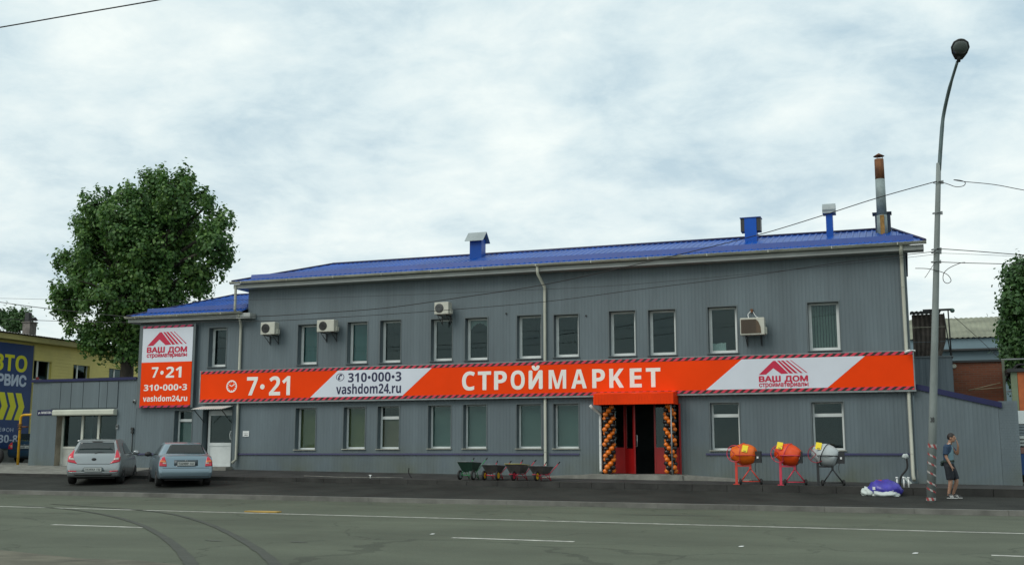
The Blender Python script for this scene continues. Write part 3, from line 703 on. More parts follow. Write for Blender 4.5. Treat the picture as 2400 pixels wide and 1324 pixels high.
# the opened leaf swings out towards the street
oa, ob = Vector((xc + .0, YE - .002, 0)), Vector((xc + .45, YE - .62, 0)); dv = (ob - oa).normalized(); nv = Vector((dv.y, -dv.x, 0)) * .05
def slab(a, c, z0, z1, tk=1.0, off=0.0):
    p, q = oa + dv * a, oa + dv * c; o_ = nv * off; e_ = nv * tk
    return MB().hexa([(p + o_) + Vector((0, 0, z0)), (q + o_) + Vector((0, 0, z0)), (q + o_ + e_) + Vector((0, 0, z0)), (p + o_ + e_) + Vector((0, 0, z0))],
                     [(p + o_) + Vector((0, 0, z1)), (q + o_) + Vector((0, 0, z1)), (q + o_ + e_) + Vector((0, 0, z1)), (p + o_ + e_) + Vector((0, 0, z1))])
WL = (ob - oa).length; f = MB()
for aa, cc, z0, z1 in ((0, .09, ez0, 2.45), (WL - .09, WL, ez0, 2.45), (.09, WL - .09, 2.35, 2.45), (.09, WL - .09, ez0, .98)):
    q = slab(aa, cc, z0, z1); f.add(q.v, q.f)
o = part('door_leaf', f, M_RED, store, True)
part('pane', slab(.09, WL - .09, .98, 2.35, .12, .4), M_GLASS, o, True)
hp = oa + dv * (WL - .05); part('handle', MB().tube([hp + Vector((.02, 0, 1.05)), hp + Vector((.09, -.05, 1.05)), hp + Vector((.09, -.05, 1.4)), hp + Vector((.02, 0, 1.4))], .014, 6), M_STEEL, o, True)
mb = MB(); sx0, sx1 = ENT[0] - .35, ENT[1] + .25
mb.hexa([(sx0, -.95, -.2), (sx1, -.95, -.2), (sx1, .5, -.2), (sx0, .5, -.2)], [(sx0, -.95, .17), (sx1, -.95, .165), (sx1, .5, .18), (sx0, .5, .18)])
part('entrance_step', mb, M_CONC, store, True)
mb = MB(); rx = sx1 + 2.0
mb.hexa([(sx1 + .005, -.9, -.3), (rx, -.9, -.3), (rx, -.02, -.3), (sx1 + .005, -.02, -.3)], [(sx1 + .005, -.9, .155), (rx, -.9, z_walk(rx) + .01), (rx, -.02, z_walk(rx) + .015), (sx1 + .005, -.02, .16)])
part('ramp', mb, M_CONC, store, True); mb = MB(); lx = sx0 - 1.4
mb.hexa([(lx, -.9, -.3), (sx0 - .005, -.9, -.3), (sx0 - .005, -.02, -.3), (lx, -.02, -.3)], [(lx, -.9, z_walk(lx) - .01), (sx0 - .005, -.9, .155), (sx0 - .005, -.02, .16), (lx, -.02, z_walk(lx) + .01)])
part('ramp', mb, M_CONC, store, True)

# ------------------------------------------------------------------ signs
YS = -.20
def emblem_house(P, u, v, x0, wd, ybase, parent, m=M_CRIM):
    """roof emblem with four slanting rafters, width wd, standing on ybase"""
    k = wd / 532.0; n = u.cross(v)
    polys = [[(0, 0), (160, 150), (185, 152), (322, 8), (245, 4), (160, 70), (80, 2)],
             [(205, 152), (230, 152), (375, 8), (336, 8)], [(245, 152), (272, 152), (424, 9), (391, 9)],
             [(296, 152), (315, 152), (477, 10), (452, 10)], [(345, 154), (355, 154), (527, 11), (512, 11)]]
    mb = MB()
    for pl in polys:
        pts = [P + u * (x0 + a * k) + v * (ybase + c * k) for a, c in pl]; d = n * .005
        # split the roof polygon so that it stays convex
        if len(pl) == 7:
            for idx in ((0, 1, 5, 6), (1, 2, 3, 4), (1, 4, 5)): mb.prism([pts[i] for i in idx], d)
        else: mb.prism(pts, d)
    return part('house_emblem', mb, m, parent, True)
def sgz(px, py): return at(px, py, YS)
sg = root('shop_sign', 'long orange banner sign with white lettering across the facade above the entrance', 'sign', (-12, YS, 2.7))
x0, x1, z0, z1 = sgz(470, 900).x, sgz(2141, 870).x, 2.70, 3.83
mb = MB().box(x0, x1, YS, YS + .07, z0, z1); part('panel', mb, M_ORANGE, sg, True)
def para(tl, bl, tr, br):
    T0, B0, T1, B1 = sgz(*tl), sgz(*bl), sgz(*tr), sgz(*br)
    return MB().prism([(B0.x, YS - .0005, z0 + .10), (B1.x, YS - .0005, z0 + .10), (T1.x, YS - .0005, z1 - .10), (T0.x, YS - .0005, z1 - .10)], (0, -.004, 0))
part('white_field', para((792, 870), (727, 934), (1012, 862), (943, 931)), M_PANEL, sg, True)
part('white_field', para((1738, 840), (1655, 918), (2027, 831), (1940, 913)), M_PANEL, sg, True)
for q in (z0, z1 - .095): part('warning_tape', MB().box(x0, x1, YS - .008, YS - .001, q, q + .095), M_TAPE, sg, True)
mb = MB().box(x0 - .06, x1 + .05, YS + .0, YS + .04, z0 - .06, z0 - .01); mb.box(x0 - .06, x1 + .05, YS + .0, YS + .04, z1 + .01, z1 + .035); mb.box(x0 - .05, x0 - .005, YS, YS + .05, z0 - .01, z1 + .01); mb.box(x1 + .005, x1 + .035, YS, YS + .05, z0 - .01, z1 + .01)
k = x0 + .3
while k < x1: mb.box(k, k + .03, YS + .04, -.02, z0 - .055, z0 - .015); k += 1.9
part('frame', mb, M_STEEL, sg, True)
P0 = Vector((0, YS, 0))
def sign_text(body, pl, pr, base, top, m, bold=.03, parent=sg, off=.0, nm='lettering'):
    a, c = sgz(pl, (base + top) / 2).x, sgz(pr, (base + top) / 2).x; pm = (pl + pr) / 2
    b_, t_ = sgz(pm, base).z, sgz(pm, top).z
    return text(nm, body, Vector((0, YS - off, 0)), UX, UZ, a, c, b_, t_ - b_, parent, m, bold)
def dot(px, py, rpx, parent=sg, m=M_LETW, off=.001):
    c = sgz(px, py); r_ = sgz(px + rpx, py).x - c.x
    part('lettering', MB().prism([(c.x + r_ * math.cos(k * math.pi / 10), YS - off, c.z + r_ * math.sin(k * math.pi / 10)) for k in range(20)], (0, -.004, 0)), m, parent, True)
sign_text('7', 578.5, 604, 926, 883, M_LETW, .035); sign_text('21', 631, 680, 926, 881.5, M_LETW, .035); dot(615, 906, 5.2)
sign_text('310•000•3', 816, 941, 894, 872.5, M_NAVY, .035, off=.004); sign_text('vashdom24.ru', 788, 940, 922, 899.5, M_NAVY, .035, off=.004)
sign_text('✆', 788, 807, 891, 876, M_NAVY, .012, off=.004, nm='phone_emblem')
dot(914, 919.8, 2.3, sg, M_NAVY, .005); STR = 'СТРОЙМАРКЕТ'; lx = [(1083, 1113), (1120, 1151), (1158, 1188), (1197, 1230), (1239, 1272), (1286, 1327), (1339, 1375), (1388, 1418), (1428, 1462), (1476, 1504), (1514, 1548)]
sl = (861.5 - 871) / (1548 - 1083)
for ch_, (a, c) in zip(STR, lx):
    mid = (a + c) / 2; tp = 871 + sl * (mid - 1083); bs = 914.5 + (906.5 - 914.5) / 465 * (mid - 1083)
    sign_text(ch_, a, c, bs, tp, M_LETW, .045)
c0 = sgz(543, 905); rr = .225; mb = MB()
for k in range(32):
    a, c = 2 * math.pi * k / 32, 2 * math.pi * (k + 1) / 32
    mb.prism([(c0.x + q * math.cos(t_), YS - .0005, c0.z + q * math.sin(t_)) for q, t_ in ((rr - .045, a), (rr, a), (rr, c), (rr - .045, c))], (0, -.004, 0))
for k in range(12):
    t_ = math.pi * k / 6; d = Vector((math.cos(t_), 0, math.sin(t_))); n_ = Vector((-d.z, 0, d.x)) * .012; cc = Vector((c0.x, YS - .0005, c0.z))
    mb.prism([cc + d * (rr - .085) - n_, cc + d * (rr - .085) + n_, cc + d * (rr - .044) + n_, cc + d * (rr - .044) - n_], (0, -.004, 0))
for ang, ln in ((150, .11), (32, .14)):
    t_ = R(ang); d = Vector((math.cos(t_), 0, math.sin(t_))); n_ = Vector((-d.z, 0, d.x)) * .016
    mb.prism([cc - n_, cc + n_, cc + d * ln + n_, cc + d * ln - n_], (0, -.004, 0))
part('clock_emblem', mb, M_LETW, sg, True)
lx0, lx1 = sgz(1778.5, 880).x, sgz(1894, 880).x; zz = sgz(1836, 876.8).z
emblem_house(Vector((0, YS - .0045, 0)), UX, UZ, lx0, lx1 - lx0, zz, sg)
sign_text('ВАШ', 1778.5, 1830, 894.8, 880.5, M_CRIM, .05, off=.004); sign_text('ДОМ', 1838.5, 1894, 893.8, 879.5, M_CRIM, .05, off=.004)
sign_text('стройматериалы', 1779, 1895, 906, 893.8, M_CRIM, .035, off=.004)

vs_ = root('sign_board', 'tall white and orange sign board at the left end of the facade', 'sign', (-26.4, YS, 2.6))
vx0, vx1 = sgz(331.5, 860).x, sgz(449.5, 850).x
vz0, vz1, vzm = sgz(387, 949.5).z, sgz(395, 768).z, sgz(391, 848).z
part('panel', MB().box(vx0, vx1, YS, YS + .06, vz0, vzm), M_ORANGE, vs_, True)
part('white_field', MB().box(vx0, vx1, YS, YS + .06, vzm + .001, vz1), M_PANEL, vs_, True)
mtn = stripe_mat('warning_tape_narrow', (.02, .012, .01), (.45, .02, .09), .3, 1, -1.2, .35)
for q, q2 in ((vz1 + .002, vz1 + .085), (vz0 - .075, vz0 - .002)): part('warning_tape', MB().box(vx0, vx1, YS - .006, YS + .05, q, q2), mtn, vs_, True)
mb = MB().box(vx0 - .16, vx0 - .01, YS + .01, YS + .05, vz0 - .09, vz1 + .13); mb.box(vx1 + .01, vx1 + .10, YS + .01, YS + .05, vz0 - .09, vz1 + .13); mb.box(vx0 - .01, vx1 + .01, YS + .012, YS + .05, vz1 + .09, vz1 + .13)
for z in (vz0 + .4, vz1 - .5):
    mb.box(vx0 - .14, vx0 - .1, YS + .05, -.02, z, z + .04); mb.box(vx1 + .03, vx1 + .07, YS + .05, -.02, z, z + .04)
part('frame', mb, M_TRIMG, vs_, True)
def vb(cx_, cy_): return 310 + cx_ / 5.759, 740 + cy_ / 5.759
def vtext(body, a, c, base, top, m, bold, nm='lettering'):
    p0, p1 = vb(a, base), vb(c, top); sign_text(body, p0[0], p1[0], p0[1], p1[1], m, bold, vs_, .0005, nm)
vtext('7', 263, 352, 832, 692, M_LETW, .055); vtext('21', 455, 665, 832, 685, M_LETW, .055); dot(*vb(402, 766), 3.9, vs_)
vtext('310•000•3', 157, 740, 1006, 924, M_LETW, .05); vtext('vashdom24.ru', 145, 742, 1152, 1076, M_LETW, .05)
dot(*vb(641, 1142), 2.2, vs_); p = vb(205, 398); q = vb(740, 398); emblem_house(Vector((0, YS - .0005, 0)), UX, UZ, sgz(*p).x, sgz(*q).x - sgz(*p).x, sgz(*vb(470, 398)).z, vs_)
vtext('ВАШ', 197, 440, 497, 420, M_CRIM, .05); vtext('ДОМ', 482, 740, 490, 413, M_CRIM, .05); vtext('стройматериалы', 196, 740, 556, 492, M_CRIM, .04)

# ------------------------------------------------------------------ annex with the shop window
ax = root('annex_building', 'low flat-roofed grey annex with white shop window left of the store', 'building', (-30, 0, z_walk(-30)))
AZ = 3.66
sw = [at(131, 1020).x, at(272, 1020).x, z_walk(-30) + .02, at(200, 966).z]
pan = [at(121, 930).x, at(277, 930).x, at(200, 957).z, at(200, 893).z - .02]
wall = MB(); corrugated(wall, XA, XW - .01, zb, AZ, [tuple(sw), tuple(pan)])
wall.quad((XA, 0, .2), (XA, 7, .2), (XA, 7, AZ), (XA, 0, AZ)); wall.quad((XA, 7, .2), (XW, 7, .2), (XW, 7, AZ), (XA, 7, AZ))
part('wall', wall, M_FAC, ax, True)
mb = MB(); n = 7; edges = [121, 142.5, 167.5, 195.5, 233, 252, 277]
for a, c in zip(edges[:-1], edges[1:]):
    xa, xb = at(a, 930).x, at(c, 930).x; mb.box(xa + .012, xb - .012, -.03, -.005, pan[2] + .02, pan[3] - .02)
part('cladding_panel', mb, M_FAC, ax, True)
part('panel_backing', MB().box(pan[0], pan[1], .0, .03, pan[2], pan[3]), M_DARK, ax, True)
part('roof', MB().box(XA - .05, XW - .02, -.05, 7.05, AZ + .002, AZ + .05), M_BLUE, ax, True)
part('parapet_trim', MB().box(XA - .06, XW - .02, -.075, -.052, AZ - .05, AZ + .055), M_BLUE, ax, True)
part('shutter_box', MB().prism([(sw[0] - .05, y, z) for y, z in ((-.015, sw[3] - .12), (-.2, sw[3] - .12), (-.23, sw[3] - .08), (-.23, sw[3] + .06), (-.19, sw[3] + .1), (-.015, sw[3] + .1))], (sw[1] - sw[0] + .05, 0, 0)), mat('cream_shutter', (.52, .54, .45), .5, var=.08), ax, True)
YW = .3; f = MB(); g0, g1 = at(149, 1000, YW).x, sw[1] - .06; zs = at(160, 1046, YW).z; ztp = sw[3] - .1
f.box(sw[0], g0, YW, YW + .08, sw[2], sw[3]); f.box(g1, sw[1], YW, YW + .08, sw[2], sw[3]); f.box(g0, g1, YW, YW + .08, ztp, sw[3])
for pxm in (193, 231):
    xm = at(pxm, 1000, YW).x; f.box(xm - .05, xm + .05, YW - .005, YW + .08, sw[2] if pxm == 0 else zs, ztp)
f.box(g0, g1, YW, YW + .08, zs - .08, zs)
wn = part('window', f, mat('shopfront_white', (.55, .57, .50), .4, var=.12, scale=1.5), ax, True)
part('pane', MB().box(g0, g1, YW + .04, YW + .046, zs, ztp), M_GLASS, wn, True)
part('apron_panel', MB().box(g0, g1, YW + .02, YW + .06, sw[2], zs - .08), mat('dirty_white', (.48, .49, .42), .6, var=.3, scale=1.6, alt=(.5, .52, .48)), wn, True)
mb = MB(); mb.quad((sw[0], -.01, sw[2]), (sw[0], YW, sw[2]), (sw[0], YW, sw[3]), (sw[0], -.01, sw[3])); mb.quad((sw[1], -.01, sw[2]), (sw[1], YW, sw[2]), (sw[1], YW, sw[3]), (sw[1], -.01, sw[3])); mb.quad((sw[0], -.01, sw[3]), (sw[1], -.01, sw[3]), (sw[1], YW, sw[3]), (sw[0], YW, sw[3]))
part('reveal', mb, mat('stained_plaster', (.24, .21, .16), .8, var=.3, scale=2), ax, True)
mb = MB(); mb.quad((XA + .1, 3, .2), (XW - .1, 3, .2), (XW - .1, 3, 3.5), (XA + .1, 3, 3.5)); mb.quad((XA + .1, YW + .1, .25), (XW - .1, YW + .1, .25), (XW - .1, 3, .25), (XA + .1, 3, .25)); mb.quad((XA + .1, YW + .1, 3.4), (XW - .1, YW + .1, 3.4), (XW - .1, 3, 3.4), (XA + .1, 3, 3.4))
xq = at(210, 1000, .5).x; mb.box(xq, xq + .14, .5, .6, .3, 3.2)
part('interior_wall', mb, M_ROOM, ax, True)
p = at(88, 966, -.02); q = at(129, 967, -.02)
pl = root('street_sign', 'small blue street name plate at the left corner of the annex', 'sign', (p.x, -.02, p.z - .1))
zc = at(108, 966.5, -.02).z
part('plate', MB().box(p.x, sw[0] - .055, -.03, -.014, zc - .1, zc + .1), M_BLUE, pl, True)
text('lettering', 'ул. МАМСОВА 152', Vector((0, -.0305, 0)), UX, UZ, p.x + .04, sw[0] - .09, zc - .045, .09, pl, M_PAPER, .02, .002)
p = at(319, 941); sr = root('siren', 'small round grey alarm siren on the annex wall beside the sign board', 'siren', (p.x, 0, p.z))
part('casing', MB().lathe([(.07, 0), (.085, .06), (.08, .1), (.05, .13)], Matrix.Translation((p.x, -.014, p.z)) @ Matrix.Rotation(R(90), 4, 'X'), 14), M_STEEL, sr, True)
part('grille', MB().lathe([(.05, .131), (.02, .14)], Matrix.Translation((p.x, -.014, p.z)) @ Matrix.Rotation(R(90), 4, 'X'), 12), M_DARK, sr, True)
p = at(312, 1008); sr = root('meter', 'dark round meter with conduit pipe on the annex wall left of the sedan', 'meter', (p.x, 0, p.z))
part('dial', MB().lathe([(.06, 0), (.06, .07)], Matrix.Translation((p.x, -.014, p.z + .05)) @ Matrix.Rotation(R(90), 4, 'X'), 14).lathe([(.05, 0), (.05, .07)], Matrix.Translation((p.x, -.014, p.z - .07)) @ Matrix.Rotation(R(90), 4, 'X'), 14), M_DARK, sr, True)
part('conduit', MB().tube([(p.x, -.03, p.z - .1), (p.x, -.03, z_walk(p.x))], .014, 6), M_DARK, sr, True)
p = at(276, 1000); sr = root('intercom', 'small grey intercom box right of the annex shop window', 'intercom', (p.x, 0, p.z))
part('casing', MB().box(p.x - .05, p.x + .05, -.05, -.014, p.z - .08, p.z + .08), M_STEEL, sr, True); part('keypad', MB().box(p.x - .035, p.x + .035, -.055, -.0505, p.z - .02, p.z + .06), M_DARK, sr, True)
p = at(577, 1016); nb = root('paper_notice', 'small white paper notice on the wall right of the side door', 'notice', (p.x, -.02, p.z - .1))
part('sheet', MB().box(p.x - .13, p.x + .13, -.022, -.014, p.z - .1, p.z + .1), M_PAPER, nb, True)
part('printed_line', MB().box(p.x - .06, p.x + .08, -.0235, -.0222, p.z - .055, p.z - .03).box(p.x - .09, p.x + .09, -.0235, -.0222, p.z + .02, p.z + .028), M_DARK, nb, True)
p = at(2128, 823, -.3); sr = root('security_camera', 'small white bullet security camera on the right end of the banner sign', 'camera', (p.x, -.15, p.z))
part('housing', MB().tube([(p.x - .08, -.42, p.z - .03), (p.x + .06, -.32, p.z + .02)], .038, 10), M_PAPER, sr, True)
part('bracket', MB().tube([(p.x + .06, -.32, p.z + .02), (p.x + .16, -.2, p.z + .03), (p.x + .16, -.02, p.z + .03)], .015, 6).lathe([(.05, 0), (.05, .05)], Matrix.Translation((p.x + .16, -.12, p.z + .0)), 10), M_PAPER, sr, True)

# ------------------------------------------------------------------ air conditioners
M_ACW = mat('ac_casing', (.47, .47, .40), .45, var=.1); M_GRILL = mat('ac_grille', (.03, .032, .03), .5, var=.3, scale=20)
def ac_unit(px0, py0, px1, py1, label, fan=True, cable=False, stand=.18):
    D = .32; Yb = -stand; Yf = Yb - D; a = at(px0, py1, Yf); c = at(px1, py0, Yf); cx_ = (a.x + c.x) / 2
    r = root('air_conditioner', label, 'air conditioner', (cx_, -.02, a.z), 0, 'air conditioner units on the facade')
    x0, x1, z0, z1 = a.x, c.x, a.z, c.z
    mb = MB(); bm = bmesh.new(); bmesh.ops.create_cube(bm, size=1)
    for v_ in bm.verts: v_.co = Vector(((x0 + x1) / 2 + v_.co.x * (x1 - x0), (Yf + Yb) / 2 + v_.co.y * D, (z0 + z1) / 2 + v_.co.z * (z1 - z0)))
    bmesh.ops.bevel(bm, geom=bm.edges[:], offset=.018, segments=2, affect='EDGES', profile=.5)
    bm.verts.index_update(); mb.add([v_.co.copy() for v_ in bm.verts], [tuple(v_.index for v_ in f_.verts) for f_ in bm.faces], False); bm.free()
    cs = part('casing', mb, M_ACW, r, True); wd, hh = x1 - x0, z1 - z0
    part('service_cover', MB().box(x1 + .001, x1 + .05, Yf + .12, Yb - .03, z0 + .03, z0 + hh * .45), M_ACW, r, True)
    if fan:
        fr_ = hh * .37; fx, fz = x0 + wd * .36, (z0 + z1) / 2
        g = part('fan_grille', MB().lathe([(fr_, 0), (fr_, .012), (fr_ * .9, .016)], Matrix.Translation((fx, Yf - .001, fz)) @ Matrix.Rotation(R(90), 4, 'X'), 28), M_GRILL, r, True)
        mb = MB()
        for k in range(1, 6): mb.torus((fx, Yf - .02, fz), (0, 1, 0), fr_ * k / 6, .0035, 24, 4)
        for k in range(8): t_ = math.pi * k / 4; mb.tube([(fx, Yf - .022, fz), (fx + fr_ * math.cos(t_), Yf - .02, fz + fr_ * math.sin(t_))], .003, 4)
        part('wire_guard', mb, M_STEEL if fan == 2 else M_DARK, g, True)
    else:
        g = part('fan_grille', MB().prism([(x0 + wd * .04, Yf - .001, z0 + hh * .09), (x0 + wd * .86, Yf - .001, z0 + hh * .09), (x0 + wd * .84, Yf - .001, z0 + hh * .45), (x0 + wd * .76, Yf - .001, z0 + hh * .75), (x0 + wd * .66, Yf - .001, z0 + hh * .9), (x0 + wd * .04, Yf - .001, z0 + hh * .9)], (0, -.01, 0)), mat('brown_grille', (.085, .055, .03), .6), r, True)
        mb = MB(); k = z0 + hh * .13
        while k < z0 + hh * .88: mb.box(x0 + wd * .05, x0 + wd * .66, Yf - .018, Yf - .0115, k, k + .008); k += .032
        part('louvre', mb, M_GRILL, g, True)
    for x in (x0 + wd * .2, x1 - wd * .2):
        mb = MB(); mb.box(x - .015, x + .015, Yf + .02, -.014, z0 - .03, z0 - .001); mb.hexa([(x - .012, -.045, z0 - .32), (x + .012, -.045, z0 - .32), (x + .012, -.014, z0 - .32), (x - .012, -.014, z0 - .32)], [(x - .012, -.045, z0 - .031), (x + .012, -.045, z0 - .031), (x + .012, -.014, z0 - .031), (x - .012, -.014, z0 - .031)])
        mb.tube([(x, Yf + .06, z0 - .03), (x, -.03, z0 - .28)], .012, 5); part('bracket', mb, M_DARK, r, True)
    if cable:
        q = at(1762, 728, -.03); part('hose', MB().tube(spline([(x0 + wd * .35, Yf + .1, z1), (q.x - .1, -.15, q.z - .12), (q.x, -.02, q.z)], 5), .014, 6).tube(spline([(x1 - wd * .25, Yf + .12, z1), (q.x + .12, -.12, q.z - .18), (q.x + .02, -.02, q.z)], 5), .01, 6), M_PAPER, r, True)
        part('wall_sleeve', MB().box(q.x - .04, q.x + .04, -.06, -.013, q.z - .06, q.z + .05), M_RUST, r, True)
    return r
ac_unit(610, 754, 644, 784.5, 'smallest air conditioner, left of all windows in the upper wall')
ac_unit(742, 748.5, 783, 778, 'air conditioner overlapping the corner of a teal-blinded upper window')
ac_unit(1017.5, 707, 1051, 737, 'air conditioner mounted above an upper window, its pale fan guard showing', 2)
ac_unit(1735, 743, 1791, 785.5, 'large air conditioner with brown louvred square grille and hoses to the wall', False, True)

# ------------------------------------------------------------------ balloon columns
M_BO = mat('orange_balloon', (.72, .17, .012), .3, var=.1, spec=.5); M_BK = mat('black_balloon', (.014, .012, .012), .25, var=.1)
bal = {}
def balloon_mesh(m):
    mb = MB().lathe([(.0, -.105), (.018, -.10), (.045, -.085), (.075, -.055), (.09, -.015), (.092, .02), (.08, .055), (.055, .08), (.025, .094), (0, .098)], Matrix(), 14)
    me = bpy.data.meshes.new('balloon'); me.from_pydata(mb.v, [], mb.f); me.polygons.foreach_set('use_smooth', mb.sm); me.materials.append(m); return me
bal = (balloon_mesh(M_BO), balloon_mesh(M_BK))
def balloon_column(px, label, hand):
    c = at(px, 1110, -.35); c.z = .175
    r = root('balloon_column', label, 'balloon column', c, 0, 'balloon columns at the entrance')
    random.seed(int(px))
    for k in range(18):
        z = .10 + k * .119; col_ = hand * k * R(50)
        for q in range(4):
            a = col_ + q * math.pi / 2 + R(20); mi = 0 if q < 2 else 1
            o = bpy.data.objects.new('balloon', bal[q % 2]); COL.objects.link(o); o.parent = r
            rad = .125 + random.uniform(-.01, .01)
            o.location = (rad * math.cos(a), rad * math.sin(a), z + random.uniform(-.012, .012)); o.rotation_euler = (R(90), 0, a - R(90))
            s = random.uniform(.84, .98); o.scale = (s, s, s)
    part('core_pole', MB().tube([(0, 0, 0.0), (0, 0, 2.2)], .02, 6), M_DARK, r)
    return r
balloon_column(1429, 'twisted orange and black balloon column left of the entrance door', 1)
balloon_column(1573, 'twisted orange and black balloon column right of the entrance door', -1)

# ------------------------------------------------------------------ cars
def catmull(vals, n):
    o = []
    for i in range(len(vals) - 1):
        p0, p1, p2, p3 = vals[max(i - 1, 0)], vals[i], vals[i + 1], vals[min(i + 2, len(vals) - 1)]
        for k in range(n):
            t = k / n; o.append(tuple(0.5 * ((2 * b_) + (c_ - a_) * t + (2 * a_ - 5 * b_ + 4 * c_ - d_) * t * t + (3 * b_ - a_ - 3 * c_ + d_) * t ** 3) for a_, b_, c_, d_ in zip(p0, p1, p2, p3)))
    o.append(tuple(vals[-1])); return o
M_LIGHTR = mat('tail_lamp_red', (.55, .01, .03), .15, var=.1, coat=.6); M_LIGHTC = mat('lamp_clear', (.5, .42, .38), .15, var=.1, coat=.5); M_AMBER = mat('lamp_amber', (.7, .2, .06), .2, var=.1)
M_CGLASS = mat('car_glass', (.018, .028, .028), .05, var=.1, spec=.8); M_PLAST = mat('black_plastic', (.018, .019, .02), .5, var=.1); M_RIM = mat('alloy_rim', (.42, .44, .44), .3, .7, .1)
M_PLATE = mat('plate_white', (.45, .48, .46), .4, var=.03)
def make_car(name, label, loc, rz, paint, P, style):
    r = root(name, label, 'car', loc, rz)
    st = []
    for (y, zb_, zt, wm_) in P['st']:
        k = max(0.0, min(1.0, (zt - P['belt']) / .42)); bl = min(P['belt'], zt - .07)
        wr_ = P['roofw']; wbelt = wm_ * .955
        p4 = (wbelt if k > 0 else wm_ * .97, bl)
        p5 = (wbelt * (1 - k) * .98 + wr_ * k if k > 0 else wm_ * .93, zt - .055 if k > 0 else zt - .02)
        p6 = (p5[0] * .8, zt - .012); zm = min(.62, zb_ + (bl - zb_) * .62)
        st.append((y, 0, zb_, wm_ * .8, zb_, wm_ * .955, zb_ + .06, wm_, zm, p4[0], p4[1], p5[0], p5[1], p6[0], p6[1], 0, zt))
    st = catmull(st, 5); rings = []
    for s in st:
        pts = [(s[1 + 2 * i], s[2 + 2 * i]) for i in range(8)]; c = catmull(pts, 3)
        full = c + [(-x, z) for x, z in reversed(c[1:-1])]; rings.append([(x, s[0], z) for x, z in full])
    n = len(rings[0]); mb = MB(); vs = [p for rg in rings for p in rg]
    mb.add(vs, [(i * n + j, i * n + (j + 1) % n, (i + 1) * n + (j + 1) % n, (i + 1) * n + j) for i in range(len(rings) - 1) for j in range(n)], True)
    mb.f += [tuple(range(n)), tuple((len(rings) - 1) * n + j for j in range(n))]; mb.sm += [False, False]
    body = part('body', mb, paint, r)
    cut = []
    for ya in P['axle']:
        for sx in (-1, 1):
            cm = MB().lathe([(P['arch'], 0), (P['arch'], .6)], Matrix.Translation((sx * .52, ya, P['wr'] + .01)) @ Matrix.Rotation(R(90 * sx), 4, 'Y'), 28)
            co = part('cutter', cm, None); cut.append(co)
            md = body.modifiers.new('cut', 'BOOLEAN'); md.object = co; md.operation = 'DIFFERENCE'; md.solver = 'EXACT'
    me = eval_mesh(body); body.modifiers.clear(); old = body.data; body.data = me; me.name = 'body'
    for co in cut: bpy.data.objects.remove(co)
    bpy.data.meshes.remove(old); me.materials.clear(); me.materials.append(paint)
    me.polygons.foreach_set('use_smooth', [True] * len(me.polygons))
    if hasattr(me, 'set_sharp_from_angle'): me.set_sharp_from_angle(angle=R(38))
    bvh = BVHTree.FromPolygons([v_.co for v_ in me.vertices], [tuple(p.vertices) for p in me.polygons])
    def patch(nm, A, B, m, dirv, off=.006, nt=8, ns=6, parent=r):
        """lies on the shell: A and B are paired outline points in the viewing plane of dirv"""
        dv = Vector(dirv); mbp = MB(); vs = []
        A2 = catmull([tuple(q) for q in A], max(1, nt // max(1, len(A) - 1))) if len(A) > 1 else A
        B2 = catmull([tuple(q) for q in B], max(1, nt // max(1, len(B) - 1)))
        lasty = .3
        for a, c in zip(A2, B2):
            for k in range(ns + 1):
                t_ = k / ns; p, q = a[0] * (1 - t_) + c[0] * t_, a[1] * (1 - t_) + c[1] * t_
                if abs(dv.y) > .5: o_ = Vector((p, -dv.y * 6 + 2, q))
                else: o_ = Vector((-dv.x * 3, p, q))
                hit = bvh.ray_cast(o_, dv)
                pt = hit[0]
                if abs(dv.y) > .5:      # keep rear patches on the tail of the car
                    if pt is None or pt.y > .5: pt = Vector((p, lasty, q))
                    lasty = pt.y
                elif pt is None: pt = Vector((dv.x * -.8, p, q))
                vs.append(pt - dv * off)
        mm = ns + 1; kk = len(A2)
        mbp.add(vs, [(i * mm + j, i * mm + j + 1, (i + 1) * mm + j + 1, (i + 1) * mm + j) for i in range(kk - 1) for j in range(ns)], True)
        o = len(mbp.v); back = [Vector(p) + dv * (off * 1.6) for p in vs]
        mbp.add(back, [])
        per = [(i * mm) for i in range(kk)] + [(kk - 1) * mm + j for j in range(1, mm)] + [(i * mm + ns) for i in range(kk - 2, -1, -1)] + [j for j in range(ns - 1, 0, -1)]
        for a, c in zip(per, per[1:] + per[:1]): mbp.f.append((a, c, o + c, o + a)); mbp.sm.append(False)
        return part(nm, mbp, m, parent)
    style(r, patch, P)
    for ya in P['axle']:
        for sx in (-1, 1):
            M_ = Matrix.Translation((sx * (P['trk']), ya, P['wr'])) @ Matrix.Rotation(R(90 * sx), 4, 'Y'); wr_ = P['wr']
            wh = part('wheel', MB().lathe([(wr_ * .62, -.09), (wr_ * .93, -.10), (wr_, -.07), (wr_, .07), (wr_ * .93, .10), (wr_ * .64, .092)], M_, 28), M_BLACK, r)
            mb = MB().lathe([(wr_ * .645, .05), (wr_ * .645, .094), (wr_ * .58, .09), (wr_ * .57, .03)], M_, 24).lathe([(.0, .03), (.06, .085), (0.05, .092), (0, .093)], M_, 12)
            for k in range(5):
                t_ = 2 * math.pi * k / 5; d = Vector((math.cos(t_), math.sin(t_), 0)); e_ = Vector((-d.y, d.x, 0)) * .028
                mb.hexa([M_ @ (q + Vector((0, 0, .045))) for q in (d * .03 - e_, d * wr_ * .6 - e_ * .8, d * wr_ * .6 + e_ * .8, d * .03 + e_)], [M_ @ (q + Vector((0, 0, .082))) for q in (d * .03 - e_, d * wr_ * .6 - e_ * .8, d * wr_ * .6 + e_ * .8, d * .03 + e_)])
            part('rim', mb, M_RIM, wh)
